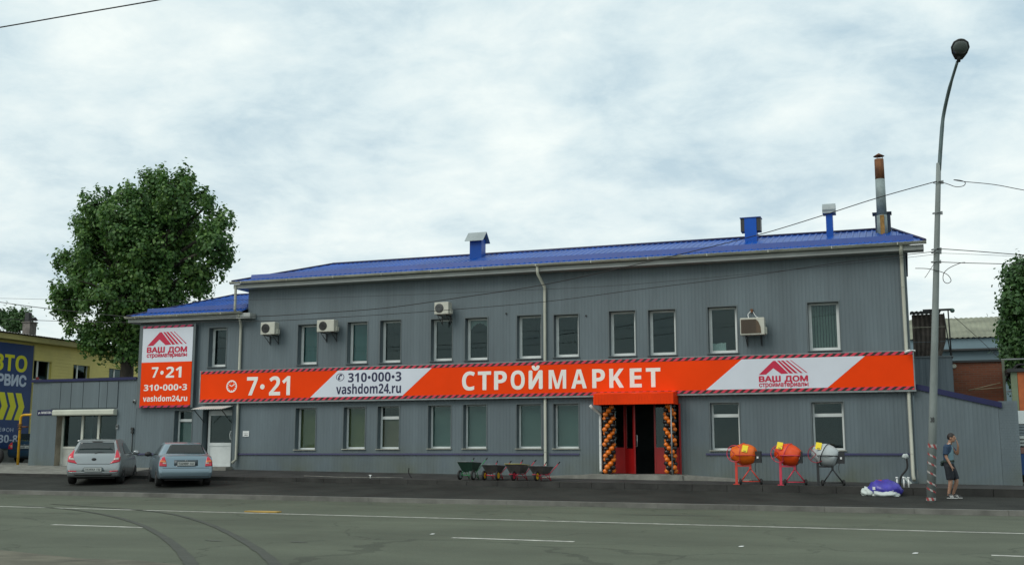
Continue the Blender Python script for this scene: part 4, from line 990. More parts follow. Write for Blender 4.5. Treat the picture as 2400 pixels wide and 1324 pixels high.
    for sx in (-1, 1):
        y, z = P['mir']; x = sx * .86
        part('mirror', MB().sphere((x + sx * .06, y, z), .1, 12, 8, (1.15, .55, .8)).tube([(sx * .74, y + .05, z - .06), (x, y, z - .04)], .03, 6), M_PLAST if P['mblack'] else paint, r)
    part('underbody', MB().box(-.6, .6, .5, P['axle'][1] + .3, .17, .3), M_PLAST, r)
    return r
def mirror_pts(pts): return [(-a, c) for a, c in pts]
def plate(r, y, z, txt, region, parent=None):
    pl_ = part('license_plate', MB().box(-.26, .26, y, y + .015, z - .056, z + .056), M_PLATE, r)
    text('lettering', txt + ' ' + region, Vector((0, y - .0005, 0)), UX, UZ, -.24, .23, z - .034, .068, pl_, M_DARK, .02, .002, False)
    part('frame', MB().box(-.272, .272, y + .003, y + .013, z - .068, z - .0565).box(-.272, .272, y + .003, y + .013, z + .0565, z + .068), M_PLAST, pl_)
def hatch_style(r, patch, P):
    BK = (0, 1, 0)
    rw = patch('rear_window', [(-.62, 1.0), (-.52, 1.355)], [(.62, 1.0), (.52, 1.355)], M_CGLASS, BK, .006, 8, 14)
    part('brake_light', MB().box(-.16, .16, .50, .60, 1.385, 1.40), M_LIGHTR, r)
    patch('spoiler', [(-.60, 1.375), (-.56, 1.42)], [(.60, 1.375), (.56, 1.42)], P['paint'], BK, .03, 3, 14)
    for s in (1, -1):
        f = (lambda q: q) if s == 1 else mirror_pts
        tl = patch('tail_light', f([(.50, .66), (.63, .83), (.655, 1.12)]), f([(.805, .72), (.80, .88), (.69, 1.10)]), M_LIGHTR, BK, .012, 8, 6)
        patch('reverse_lamp', f([(.585, .77), (.63, .84)]), f([(.77, .79), (.78, .86)]), M_LIGHTC, BK, .016, 3, 4, tl)
        patch('reflector', f([(.50, .40), (.52, .435)]), f([(.77, .42), (.76, .45)]), M_LIGHTR, BK, .008, 2, 4)
        patch('side_window', [(.95, .98), (1.12, 1.22), (1.35, 1.345)], [(2.75, .98), (2.45, 1.18), (2.12, 1.34)], M_CGLASS, (-s, 0, 0), .005, 8, 16)
        patch('door_handle', [(1.55, .86), (1.55, .885)], [(1.75, .86), (1.75, .885)], P['paint'], (-s, 0, 0), .02, 1, 2)
        patch('door_handle', [(2.3, .85), (2.3, .875)], [(2.5, .85), (2.5, .875)], P['paint'], (-s, 0, 0), .02, 1, 2)
        for ys in (1.5, 2.6): patch('door_seam', [(ys, .3), (ys - .02, .95)], [(ys + .012, .3), (ys - .008, .95)], M_PLAST, (-s, 0, 0), .002, 6, 1)
    patch('lid_seam', [(-.5, .645), (-.5, .66)], [(.5, .645), (.5, .66)], M_PLAST, BK, .003, 1, 12)
    patch('lower_valance', [(-.55, .285), (-.60, .335)], [(.55, .285), (.60, .335)], M_PLAST, BK, .008, 2, 12)
    patch('bumper_crease', [(-.74, .375), (-.74, .392)], [(.74, .375), (.74, .392)], M_RIM, BK, .012, 1, 16)
    part('emblem', MB().lathe([(.075, 0), (.075, .02), (.05, .028)], Matrix.Translation((0, .07, .80)) @ Matrix.Rotation(R(90), 4, 'X') @ Matrix.Diagonal((1, .62, 1, 1)), 18), M_PLAST, r)
    part('wiper', MB().tube([(0, .13, 1.0), (.12, .18, 1.03), (.33, .17, 1.01)], .012, 5), M_PLAST, r)
    part('antenna', MB().tube([(0, .95, 1.45), (-.01, .82, 1.62)], .008, 5), M_PLAST, r)
    patch('plate_recess', [(-.36, .42), (-.30, .54)], [(.36, .42), (.30, .54)], MATS['grey_trim'], BK, .003, 2, 6)
    plate(r, -.035, .475, 'Н539ХА', '152')
def sedan_style(r, patch, P):
    BK = (0, 1, 0)
    patch('rear_window', [(-.60, 1.015), (-.47, 1.30)], [(.60, 1.015), (.47, 1.30)], M_CGLASS, BK, .006, 8, 14)
    for s in (1, -1):
        f = (lambda q: q) if s == 1 else mirror_pts
        tl = patch('tail_light', f([(.58, .62), (.60, .76), (.65, .92)]), f([(.80, .63), (.79, .77), (.70, .91)]), M_LIGHTR, BK, .012, 8, 6)
        patch('indicator', f([(.60, .74), (.62, .80)]), f([(.785, .75), (.78, .81)]), M_AMBER, BK, .016, 3, 4, tl)
        patch('reverse_lamp', f([(.60, .70), (.60, .74)]), f([(.70, .70), (.70, .74)]), M_LIGHTC, BK, .0165, 3, 4, tl)
        patch('side_window', [(1.0, .97), (1.22, 1.18), (1.5, 1.30)], [(2.95, .97), (2.6, 1.16), (2.25, 1.30)], M_CGLASS, (-s, 0, 0), .005, 8, 16)
        patch('door_handle', [(1.65, .84), (1.65, .865)], [(1.85, .84), (1.85, .865)], P['paint'], (-s, 0, 0), .02, 1, 2)
        patch('door_handle', [(2.5, .83), (2.5, .855)], [(2.7, .83), (2.7, .855)], P['paint'], (-s, 0, 0), .02, 1, 2)
        for ys in (1.75, 2.75): patch('door_seam', [(ys, .3), (ys - .02, .95)], [(ys + .012, .3), (ys - .008, .95)], M_PLAST, (-s, 0, 0), .002, 6, 1)
    patch('plate_recess', [(-.36, .64), (-.36, .82)], [(.36, .64), (.36, .82)], mat('plate_recess', (.05, .07, .08), .4), BK, .004, 2, 6)
    patch('chrome_bar', [(-.30, .625), (-.30, .645)], [(.30, .625), (.30, .645)], M_RIM, BK, .012, 1, 6)
    patch('bumper_seam', [(-.78, .565), (-.78, .577)], [(.78, .565), (.78, .577)], M_PLAST, BK, .003, 1, 16)
    patch('bumper_groove', [(-.72, .30), (-.72, .315)], [(.72, .30), (.72, .315)], M_PLAST, BK, .003, 1, 16)
    part('emblem', MB().torus((0, .045, .795), (0, 1, 0), .03, .007, 14, 5), M_RIM, r)
    plate(r, -.005, .705, 'Т229ВР', '161')
def car_dict(**k): return k
pS = mat('silver_paint', (.30, .325, .325), .28, .55, .03, 2, coat=.5); pB = mat('pale_blue_paint', (.20, .275, .315), .28, .5, .03, 2, coat=.5)
HATCH = car_dict(paint=pS, belt=.93, roofw=.60, axle=(.70, 3.27), wr=.305, arch=.36, trk=.75, mir=(2.72, 1.02), mblack=False, st=[
    (0.0, .32, .56, .74), (.03, .27, .66, .80), (.08, .24, .86, .83), (.16, .23, 1.0, .842), (.36, .22, 1.20, .85), (.60, .22, 1.41, .85), (.95, .21, 1.455, .852), (1.5, .21, 1.475, .852),
    (2.1, .21, 1.45, .85), (2.55, .21, 1.33, .848), (3.0, .21, 1.05, .845), (3.3, .21, .95, .84), (3.75, .22, .84, .80), (4.0, .25, .72, .70), (4.08, .3, .58, .58)])
SEDAN = car_dict(paint=pB, belt=.93, roofw=.58, axle=(.80, 3.24), wr=.295, arch=.345, trk=.735, mir=(2.95, 1.0), mblack=True, st=[
    (0.0, .33, .54, .74), (.03, .27, .62, .80), (.07, .25, .80, .82), (.14, .24, .94, .825), (.35, .23, .975, .83), (.62, .22, 1.01, .832), (.9, .22, 1.18, .835), (1.2, .21, 1.34, .837), (1.6, .21, 1.385, .838),
    (2.1, .21, 1.38, .838), (2.55, .21, 1.28, .836), (3.05, .21, 1.03, .834), (3.4, .21, .94, .83), (3.85, .22, .83, .79), (4.12, .25, .70, .70), (4.2, .3, .56, .58)])
def gpt(px, py):
    d = ray(px, py); zz = 0.0
    for _ in range(40):
        p = CAM + d * ((zz - CAM.z) / d.z) if d.z < -1e-6 else None
        zz = zz * .6 + gz(p.x, max(-7.4, min(3, p.y))) * .4
    return p
make_car('parked_car', 'silver hatchback parked beside the annex shop window', (at(217, 1120, -5.5).x, -5.5, gz(-25.5, -4.9)), R(30), pS, HATCH, hatch_style)
make_car('parked_car', 'pale blue sedan parked in front of the side door', (at(435, 1120, -5.5).x, -5.5, gz(-21.6, -4.9)), R(42), pB, SEDAN, sedan_style)
pD = mat('dark_blue_paint', (.015, .05, .09), .28, .4, .03, 2, coat=.5)
SED2 = dict(SEDAN); SED2['paint'] = pD
make_car('parked_car', 'dark blue sedan half hidden behind the left corner of the annex', (-37.0, 4.3, z_walk(-37) - .02), R(8), pD, SED2, sedan_style)

# ------------------------------------------------------------------ wheelbarrows (front towards -y, local)
def wheel(mb_t, mb_r, c, r, wd, ax_=(1, 0, 0)):
    M_ = Matrix.Translation(Vector(c)) @ Vector(ax_).to_track_quat('Z', 'Y').to_matrix().to_4x4()
    mb_t.lathe([(r * .62, -wd * .4), (r * .85, -wd * .5), (r, -wd * .25), (r, wd * .25), (r * .85, wd * .5), (r * .62, wd * .4)], M_, 22)
    mb_r.lathe([(r * .63, -wd * .42), (r * .5, -wd * .2), (.0, -wd * .3)], M_, 18); mb_r.lathe([(r * .63, wd * .42), (r * .5, wd * .2), (.0, wd * .3)], M_, 18)
M_TRAY = mat('zinc_tray', (.10, .10, .095), .45, .3, .2, 5); M_TRAYG = mat('green_tray', (.02, .06, .04), .45, var=.2); M_FRR = mat('red_frame', (.50, .02, .05), .4, var=.1); M_FRG = mat('green_frame', (.04, .26, .10), .4, var=.1); M_YEL = mat('yellow_rim', (.65, .38, .01), .45, var=.1); M_WOODY = mat('tray_rim_yellow', (.45, .40, .12), .5)
def wheelbarrow(px, py, label, two, tray_m, frame_m, rim_m, rz, deep=.26, high=.56, lip=None, tilt=0.0):
    p = at(px, py, -2.3); z = gz(p.x, -2.3) + .004
    r = root('wheelbarrow', label, 'wheelbarrow', (p.x, -2.25, z), rz, 'wheelbarrows on the pavement'); r.scale = (.84, .84, .84)
    def T(v_): x, y, zz = v_; return (x, y, zz + tilt * (y + .1))
    tb = [(-.20, -.30), (.20, -.30), (.17, .22), (-.17, .22)]; tt = [(-.31, -.52), (.31, -.52), (.27, .42), (-.27, .42)]
    lo, hi = high - deep, high
    mb = MB(); o1 = [T((x, y, hi + (.05 if y < 0 else 0))) for x, y in tt]; b1 = [T((x, y, lo)) for x, y in tb]
    sh = .012; o2 = [T((x * .96, y * .97, hi + (.05 if y < 0 else 0))) for x, y in tt]; b2 = [T((x * .95, y * .95, lo + sh)) for x, y in tb]
    mb.add(b1 + o1 + b2 + o2, [(3, 2, 1, 0)] + [(i, (i + 1) % 4, 4 + (i + 1) % 4, 4 + i) for i in range(4)] + [(8, 9, 10, 11)] + [(8 + (i + 1) % 4, 8 + i, 12 + i, 12 + (i + 1) % 4) for i in range(4)] + [(4 + i, 4 + (i + 1) % 4, 12 + (i + 1) % 4, 12 + i) for i in range(4)])
    tr = part('tray', mb, tray_m, r)
    part('rim', MB().tube(o1 + [o1[0]], .013, 6), lip or M_STEEL, tr)
    wy = -.42 if not two else -.34; wr_ = .18
    t_, rm = MB(), MB()
    for x in ((-.27, .27) if two else (0,)):
        t1, r1 = MB(), MB(); wheel(t1, r1, (x, wy, wr_), wr_, .085); wo = part('wheel', t1, M_BLACK, r); part('rim', r1, rim_m, wo)
    mb = MB()
    for s in (-1, 1):
        x0 = .12 if not two else .2
        mb.tube(spline([(s * (.06 if not two else .2), wy, wr_), (s * x0, -.22, lo - .02), (s * .17, .2, lo - .01), (s * .24, .55, hi - .05), (s * .27, .86, hi + .14)], 4), .016, 7)
        mb.tube([(s * .17, .2, lo - .01), (s * .2, .34, .0)], .014, 6); mb.tube([(s * .2, .34, .012), (s * .17, -.1, lo - .01)], .012, 6)
    mb.tube([(-.2, .34, .1), (.2, .34, .1)], .011, 6)
    if two: mb.tube([(-.27, wy, wr_), (.27, wy, wr_)], .014, 6)
    else: mb.torus((0, wy - .02, wr_ + .03), (1, 0, 0), wr_ + .03, .011, 18, 5) if 0 else mb.tube(spline([(-.07, wy, wr_), (-.07, wy - .22, wr_ + .06), (.07, wy - .22, wr_ + .06), (.07, wy, wr_)], 4), .012, 6)
    part('frame', mb, frame_m, r)
    for s in (-1, 1): part('grip', MB().tube([(s * .262, .80, hi + .105), (s * .28, .93, hi + .18)], .022, 8), M_BLACK, r)
    return r
wheelbarrow(1101, 1120, 'green two-wheeled wheelbarrow, first from the left in the row', True, M_TRAYG, M_FRG, M_GALV, R(-3), .30, .62)
wheelbarrow(1158, 1121, 'red two-wheeled wheelbarrow with grey tray and yellow wheel rims', True, M_TRAY, M_FRR, M_YEL, R(-3), .25, .52)
wheelbarrow(1214, 1122, 'red one-wheeled wheelbarrow tipped forward with a yellow-edged deep tray', False, M_TRAY, M_FRR, M_FRR, R(-7), .30, .56, M_WOODY)
wheelbarrow(1269, 1123, 'red one-wheeled wheelbarrow with yellow rim, standing nearest the entrance', False, M_TRAY, M_FRR, M_YEL, R(-9), .25, .50)

# ------------------------------------------------------------------ concrete mixers
M_MO = mat('mixer_orange', (.72, .13, .006), .35, var=.08); M_MO2 = mat('mixer_red_orange', (.70, .065, .004), .35, var=.08); M_MG = mat('mixer_grey', (.42, .46, .46), .35, var=.08); M_MR = mat('mixer_red_frame', (.60, .05, .03), .4, var=.08); M_MPK = mat('mixer_pinkred', (.58, .04, .08), .4, var=.08); M_TAG = mat('price_tag_yellow', (.75, .58, .01), .6, var=.05); M_MBK = mat('mixer_black_frame', (.02, .022, .024), .45)
def mixer(px, label, drum_m, frame_m, wheel_m, tilt, motor_dx, tag, bottom_up, bow_m):
    p = at(px, 1130, -2.4); X = p.x
    r = root('concrete_mixer', label, 'concrete mixer', (X, -2.4, gz(X, -2.4) + .004), 0, 'concrete mixers for sale on the pavement')
    # frame: foot post on the left, A-frame with two wheels on the right
    lx = -.18
    mb = MB().box(lx - .035, lx + .035, -.06, .0, 0.02, .86); mb.box(lx - .09, lx + .09, -.12, .06, 0, .018); part('post', mb, frame_m, r)
    mb = MB().box(lx + .036, .22, -.055, -.005, .51, .56); mb.box(.185, .25, -.06, 0, .44, .80)
    mb.tube([(.215, -.03, .46), (-.02, -.10, .12)], .02, 6); mb.tube([(.215, -.03, .46), (.46, .05, .12)], .02, 6); mb.tube([(-.04, -.11, .09), (.47, .06, .09)], .016, 6)
    part('frame', mb, frame_m, r)
    for q in ((-.06, -.13, .09), (.5, .08, .09)):
        t1, r1 = MB(), MB(); wheel(t1, r1, q, .085, .06, (1, .3, 0)); wo = part('wheel', t1, M_BLACK, r); part('rim', r1, M_DARK, wo)
    # drum
    c = Vector((.06, .02, .86)); axis = Vector((math.cos(tilt), -.25, math.sin(tilt))).normalized()
    D = Matrix.Translation(c) @ axis.to_track_quat('Z', 'Y').to_matrix().to_4x4()
    part('drum', MB().lathe([(.0, -.20), (.17, -.25), (.185, -.36), (.195, -.36), (.20, -.33), (.30, -.10), (.315, -.05), (.318, -.02), (.305, .0), (.298, .10), (.27, .20), (.225, .29), (.18, .325), (.10, .34), (0, .345)], D, 30), drum_m, r)
    part('drum_band', MB().torus(D @ Vector((0, 0, -.03)), axis, .318, .014, 30, 6), frame_m, r)
    mb = MB()     # carrying bow around the drum
    bow = [D @ Vector((.34 * math.cos(t_), .34 * math.sin(t_), .02)) for t_ in [R(a) for a in range(-100, 101, 20)]]
    mb.tube([(lx, -.03, .84)] + [Vector((lx + .02, -.28, .84)), Vector((.1, -.34, .84)), Vector((.36, -.22, .83)), Vector((.40, -.02, .82))], .017, 6); part('bow', mb, bow_m, r)
    hb = Vector((lx - .02, -.17, .88)); mb = MB().torus(hb, (.25, 1, 0), .235, .011, 30, 6)
    for k in range(4):
        t_ = R(45 + 90 * k); mb.tube([hb, hb + Vector((.235 * math.cos(t_), 0, .235 * math.sin(t_)))], .009, 5)
    mb.tube([hb, (lx, -.02, .86)], .02, 6); part('hand_wheel', mb, wheel_m, r)
    mx_ = .42 + motor_dx
    mb = MB().box(mx_ - .09, mx_ + .11, -.12, .16, .62, .95); part('motor_housing', mb, M_MBK, r)
    part('switch', MB().box(mx_ + .0, mx_ + .05, -.135, -.121, .74, .80), M_PAPER, r)
    part('power_cord', MB().tube(spline([(mx_ - .03, -.1, .62), (mx_ - .05, -.11, .5), (mx_ - .04, -.1, .36)], 4), .008, 5), M_BLACK, r)
    tp = D @ Vector((0, 0, tag[0])); n_ = Vector((0.1, -.85, .5)).normalized(); u_ = Vector((1, .15, -.25)); u_ = (u_ - n_ * u_.dot(n_)).normalized(); v_ = n_.cross(u_) * -1; tp = tp + n_ * .322
    if v_.z < 0: v_ = -v_
    tg = part('price_tag', MB().prism([tp - u_ * .08 - v_ * .11, tp + u_ * .08 - v_ * .11, tp + u_ * .08 + v_ * .11, tp - u_ * .08 + v_ * .11], n_ * .004), M_TAG, r)
    part('printed_line', MB().prism([tp + n_ * .0045 - u_ * .03 - v_ * .09, tp + n_ * .0045 + u_ * .05 - v_ * .09, tp + n_ * .0045 + u_ * .05 - v_ * .07, tp + n_ * .0045 - u_ * .03 - v_ * .07], n_ * .001), M_DARK, tg)
    return r
mixer(1742, 'orange concrete mixer with its price tag on the drum, nearest the entrance', M_MO, M_MR, M_MPK, R(-3), 0, (.02,), False, M_MR)
mixer(1846, 'red-orange concrete mixer standing between an orange and a grey mixer', M_MO2, M_MPK, M_MPK, R(-20), -.10, (-.28,), True, M_MPK)
mixer(1934, 'concrete mixer with light grey drum and black frame', M_MG, M_MBK, mat('mixer_crimson', (.30, .01, .03), .4), R(-22), .02, (-.24,), True, M_MBK)

# ------------------------------------------------------------------ tarpaulin bundle, pipe ends, hose
def blob(c, sc, seed, amp, n=26, m=16, flat=True):
    random.seed(seed); ph = [random.uniform(0, 6.28) for _ in range(12)]; mb = MB().sphere((0, 0, 0), 1.0, n, m); vs = []
    for x, y, z in mb.v:
        d = 1 + amp * (math.sin(3 * x + ph[0]) * math.sin(4 * y + ph[1]) + .7 * math.sin(7 * x + 3 * z + ph[2]) + .6 * math.sin(6 * y - 5 * z + ph[3]) + .5 * math.sin(13 * x + 9 * y + ph[4]) + .4 * math.sin(17 * z + 11 * x + ph[5]))
        zz = z * d
        vs.append((c[0] + x * d * sc[0], c[1] + y * d * sc[1], max(0.0 if flat else -9, c[2] + zz * sc[2])))
    mb.v = vs; return mb
p = at(2068, 1155, -3.4); bz = gz(p.x, -3.4)
tp = root('tarpaulin_bundle', 'crumpled blue and white plastic bundle lying on the kerb edge', 'tarpaulin', (p.x, -3.2, bz))
part('blue_sheet', blob((.05, 0, .17), (.47, .36, .25), 4, .07), mat('blue_plastic', (.055, .045, .34), .3, var=.25, scale=4, bump=.9, bscale=9), tp)
part('white_sheet', blob((-.36, -.05, .09), (.19, .24, .14), 9, .12), mat('white_plastic', (.52, .58, .55), .35, var=.12, scale=5, bump=.8, bscale=10), tp)
part('white_sheet', blob((.08, -.24, .04), (.36, .2, .11), 12, .12), MATS['white_plastic'], tp)
part('red_patch', blob((-.06, .0, .36), (.16, .12, .06), 5, .08, flat=False), mat('red_plastic', (.4, .03, .06), .4), tp)
part('label', MB().box(-.24, -.17, -.345, -.335, .17, .25).box(.23, .29, -.315, -.305, .14, .19), M_PAPER, tp)
for px, lab in ((2103, 'white pipe end behind the blue bundle'), (2119, 'middle white pipe end in front of the black hose'), (2130, 'rightmost white pipe end beside the black hose')):
    p = at(px, 1140, -2.5); z = gz(p.x, -2.5); rr_ = root('pipe_end', lab, 'pipe', (p.x, -2.5, z), 0, 'white pipe ends by the kerb')
    part('tube', MB().tube([(0, 0, 0), (0, 0, .24)], .022, 8), M_PAPER, rr_); part('cap', MB().lathe([(.034, .241), (.034, .285)], Matrix(), 10), M_PAPER, rr_)
p = at(2114, 1130, -2.2); q = at(2122, 1072, -2.2)
hs = root('hose', 'black hose standing up with white plastic wrap on its tip', 'hose', (p.x, -2.2, gz(p.x, -2.2)))
part('tube', MB().tube(spline([(p.x - .05, -2.2, gz(p.x, -2.2)), (p.x - .02, -2.2, p.z + .15), (q.x + .03, -2.2, (p.z + q.z) / 2 + .05), (q.x + .03, -2.2, q.z - .02)], 6), .026, 8), M_BLACK, hs, True)
part('plastic_wrap', blob((q.x + .0, -2.2, q.z + .04), (.08, .06, .07), 3, .15, 14, 9, False), MATS['white_plastic'], hs, True)
part('plastic_strip', MB().prism([(p.x + .02, -2.22, p.z + .16), (p.x + .10, -2.24, p.z + .14), (p.x + .26, -2.26, p.z - .02), (p.x + .2, -2.24, p.z - .04)], (0, .01, .01)), MATS['white_plastic'], hs, True)
p = at(960, 1108, -1.9); single('rod', MB().tube(spline([(p.x - .03, -1.9, p.z + .16), (p.x - .03, -1.9, p.z), (p.x + .07, -1.9, gz(p.x, -1.9))], 5), .018, 6), M_BLACK, 'bent black hose end sticking up from the pavement left of the wheelbarrows', 'hose')
p = at(868, 1112, -2.3); hp = root('standpipe', 'small white tap on a thin pipe lying along the pavement', 'pipe', (p.x, -2.3, gz(p.x, -2.3)))
part('tap', MB().tube([(0, 0, 0), (0, 0, .1)], .018, 8).tube([(-.05, 0, .1), (.05, 0, .1)], .014, 6), M_PAPER, hp); part('tube', MB().tube([(-2.5, .1, .06), (-1.2, .05, .03), (0, 0, .03), (1.2, -.05, .03)], .012, 6), M_CONC, hp)
p = ground_pt(616, 1200)
single('plank', MB().box(-.42 + p.x, .42 + p.x, p.y - .1, p.y + .1, z_road(p.x) + .003, z_road(p.x) + .03), mat('yellow_wood', (.42, .27, .06), .7, var=.25, scale=6, stretch=(.3, 3, 3)), 'short yellow wooden board lying on the solid white road line', 'plank')
random.seed(11)
for px, py, lab in ((1013, 1252, 'white paper scrap on the road just left of the middle lane dash'), (1737, 1281, 'white paper scrap on the road in front of the concrete mixers'), (2145, 1297, 'white paper scrap on the road near the right lane dash')):
    p = ground_pt(px, py); single('paper_scrap', MB().add([(p.x - .04, p.y - .03, z_road(p.x) + .006), (p.x + .03, p.y - .035, z_road(p.x) + .010), (p.x + .045, p.y + .03, z_road(p.x) + .016), (p.x - .03, p.y + .035, z_road(p.x) + .010), (p.x, p.y, z_road(p.x) + .018)], [(0, 1, 4), (1, 2, 4), (2, 3, 4), (3, 0, 4), (3, 2, 1, 0)]), M_PAPER, lab, 'litter', 'paper scraps on the road')

# ------------------------------------------------------------------ person
def skin(name, joints, bones, m, parent, sub=2):
    me = bpy.data.meshes.new(name); me.from_pydata([j[0] for j in joints], bones, [])
    o = bpy.data.objects.new(name, me); COL.objects.link(o)
    md = o.modifiers.new('skin', 'SKIN'); md.use_smooth_shade = True; md.branch_smoothing = .3
    for i, j in enumerate(joints):
        rr_ = j[1]; me.skin_vertices[0].data[i].radius = rr_ if isinstance(rr_, tuple) else (rr_, rr_)
        me.skin_vertices[0].data[i].use_root = (i == 0)
    s = o.modifiers.new('sub', 'SUBSURF'); s.levels = sub; s.render_levels = sub
    nm = eval_mesh(o); bpy.data.objects.remove(o); bpy.data.meshes.remove(me)
    nm.polygons.foreach_set('use_smooth', [True] * len(nm.polygons))
    return link_mesh(name, nm, m, parent)
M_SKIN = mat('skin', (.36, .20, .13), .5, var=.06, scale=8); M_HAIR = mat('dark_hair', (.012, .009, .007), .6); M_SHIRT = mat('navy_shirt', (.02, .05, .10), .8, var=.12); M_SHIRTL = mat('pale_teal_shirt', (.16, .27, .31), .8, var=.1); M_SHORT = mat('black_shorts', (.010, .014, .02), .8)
pp = at(2231, 1166, -3.6); PX, PY = pp.x, -3.6
# local frame: x forward (facing +x, a little towards the camera), y to his left, z up; height about 1.72
pr = root('person', 'person in blue T-shirt and dark shorts, hand to the face, beside the lamp post', 'person', (PX, PY, gz(PX, PY)), R(-18))
J = [((-.02, 0, .90), (.10, .13)),            # 0 pelvis (root)
     ((-.03, 0, 1.05), (.10, .13)),           # 1 waist
     ((-.03, 0, 1.24), (.115, .155)),         # 2 chest
     ((-.01, 0, 1.38), (.085, .13)),          # 3 upper chest
     ((.03, 0, 1.455), (.055, .055)),         # 4 neck
     ((.06, 0, 1.53), (.06, .056)),           # 5 skull base
     ((.08, 0, 1.60), (.07, .06)),            # 6 skull
     # right leg (towards the camera, y negative) slightly behind
     ((-.02, -.09, .84), .088), ((.02, -.10, .48), .062), ((.015, -.10, .40), .060), ((-.05, -.10, .10), .038), ((-.045, -.10, .05), .038), ((.09, -.115, .03), (.03, .04)),
     # left leg forward, heel lifted
     ((-.01, .09, .84), .088), ((.12, .10, .49), .062), ((.115, .10, .41), .060), ((.02, .10, .13), .038), ((.03, .10, .07), .038), ((.15, .11, .03), (.03, .04)),
     # right arm hanging
     ((-.02, -.17, 1.37), .055), ((-.03, -.22, 1.11), .042), ((.08, -.23, .90), .030), ((.11, -.225, .83), (.018, .035)),
     # left arm raised, hand at the face
     ((.0, .17, 1.37), .055), ((.16, .20, 1.16), .042), ((.215, .10, 1.38), .031), ((.215, .07, 1.46), (.018, .034))]
Bn = [(0, 1), (1, 2), (2, 3), (3, 4), (4, 5), (5, 6), (0, 7), (7, 8), (8, 9), (9, 10), (10, 11), (11, 12), (0, 13), (13, 14), (14, 15), (15, 16), (16, 17), (17, 18), (3, 19), (19, 20), (20, 21), (21, 22), (3, 23), (23, 24), (24, 25), (25, 26)]
# fingers and thumbs grow from the palms
def add_finger(base_i, pts, r0):
    prev = base_i
    for k, q in enumerate(pts):
        J.append((q, r0 * (1 - .12 * k))); Bn.append((prev, len(J) - 1)); prev = len(J) - 1
for k in range(4):
    yy = -.225 + (k - 1.5) * .017; ln = (.85, 1.0, .95, .75)[k]
    add_finger(22, [(.128 - .005 * k, yy, .785), (.132, yy, .785 - .035 * ln), (.122, yy, .785 - .06 * ln)], .0085)
add_finger(22, [(.145, -.20, .82), (.158, -.195, .785)], .010)
for k in range(4):
    yy = .055 + (k - 1.5) * .017; ln = (.8, .95, 1.0, .85)[k]
    add_finger(26, [(.21, yy, 1.51), (.20, yy, 1.51 + .035 * ln), (.19, yy - .004, 1.51 + .06 * ln)], .0085)
add_finger(26, [(.195, .09, 1.475), (.18, .095, 1.505)], .010)
body = skin('body', J, Bn, M_SKIN, pr, 2)
pr.scale = (.965, .965, .965)
def loft(mb, rings, n=18, a0=0.0, a1=360.0, cap=True):     # elliptical rings (x, y, z, rx, ry)
    vs = []; full = abs(a1 - a0) >= 359.9
    for (x, y, z, rx, ry) in rings:
        for k in range(n):
            t_ = R(a0 + (a1 - a0) * k / (n if full else n - 1)); vs.append((x + rx * math.cos(t_), y + ry * math.sin(t_), z))
    fs = [(i * n + k, i * n + (k + 1) % n, (i + 1) * n + (k + 1) % n, (i + 1) * n + k) for i in range(len(rings) - 1) for k in range(n if full else n - 1)]
    if cap and full: fs += [tuple(range(n)), tuple((len(rings) - 1) * n + k for k in range(n))]
    return mb.add(vs, fs, True)
def fused(name, mb, m, parent, vox=.011):      # overlapping shells melted into one garment
    o = part('tmp', mb, m); md = o.modifiers.new('r', 'REMESH'); md.mode = 'VOXEL'; md.voxel_size = vox
    sm = o.modifiers.new('s', 'SMOOTH'); sm.iterations = 3; sm.factor = .5
    me = eval_mesh(o); bpy.data.objects.remove(o); me.name = name; me.polygons.foreach_set('use_smooth', [True] * len(me.polygons))
    return link_mesh(name, me, m, parent)
# head with jaw, nose, ears, short hair
hd = MB().sphere((.085, 0, 1.625), .10, 16, 12, (1.0, .80, 1.12)); loft(hd, [(.10, 0, 1.50, .045, .04), (.105, 0, 1.53, .065, .056), (.10, 0, 1.58, .08, .068)]); hd.tube([(.0, 0, 1.42), (.03, 0, 1.47), (.06, 0, 1.56)], [.062, .055, .058], 12); hd.sphere((.188, 0, 1.60), .02, 8, 6, (1.1, .7, 1.4))
fused('head', hd, M_SKIN, pr, .009)
for s_y in (-1, 1):
    part('ear', MB().sphere((.075, s_y * .082, 1.605), .028, 8, 6, (.8, .35, 1.2)), M_SKIN, pr); part('eye', MB().sphere((.170, s_y * .032, 1.628), .010, 8, 6), M_DARK, pr)
part('mouth', MB().sphere((.164, 0, 1.545), .02, 8, 5, (.4, 1.0, .25)), mat('lips', (.24, .09, .07), .5), pr)
hm = MB().sphere((.075, 0, 1.636), .107, 22, 16, (1.03, .86, 1.08)); keep = []
for f, sm_ in zip(hm.f, hm.sm):
    c = sum((Vector(hm.v[i]) for i in f), Vector()) / len(f)
    if c.z < 1.565 or (c.x > .135 and c.z < 1.685) or (c.x > .075 and c.z < 1.63): continue
    keep.append(f)
hm.f = keep; hm.sm = [True] * len(keep); part('hair', hm, M_HAIR, pr)
sh_ = MB(); loft(sh_, [(-.03, 0, .93, .125, .165), (-.03, 0, 1.02, .122, .16), (-.035, 0, 1.14, .128, .168), (-.03, 0, 1.26, .132, .185), (-.02, 0, 1.35, .118, .19), (-.01, 0, 1.41, .09, .15), (.0, 0, 1.445, .068, .075)])
for s_y, el in ((-1, (-.035, -.235, 1.16)), (1, (.085, .215, 1.24))): sh_.tube([(-.02, s_y * .12, 1.385), (-.02, s_y * .185, 1.36), el], [.075, .078, .07], 12)
fused('shirt', sh_, M_SHIRT, pr)
fr_ = MB(); loft(fr_, [(-.03, 0, .94, .134, .172), (-.03, 0, 1.02, .131, .168), (-.035, 0, 1.14, .137, .175), (-.03, 0, 1.26, .141, .16), (-.02, 0, 1.35, .126, .12), (-.01, 0, 1.415, .098, .08)], 12, -72, 72); part('shirt_front', fr_, M_SHIRTL, pr)
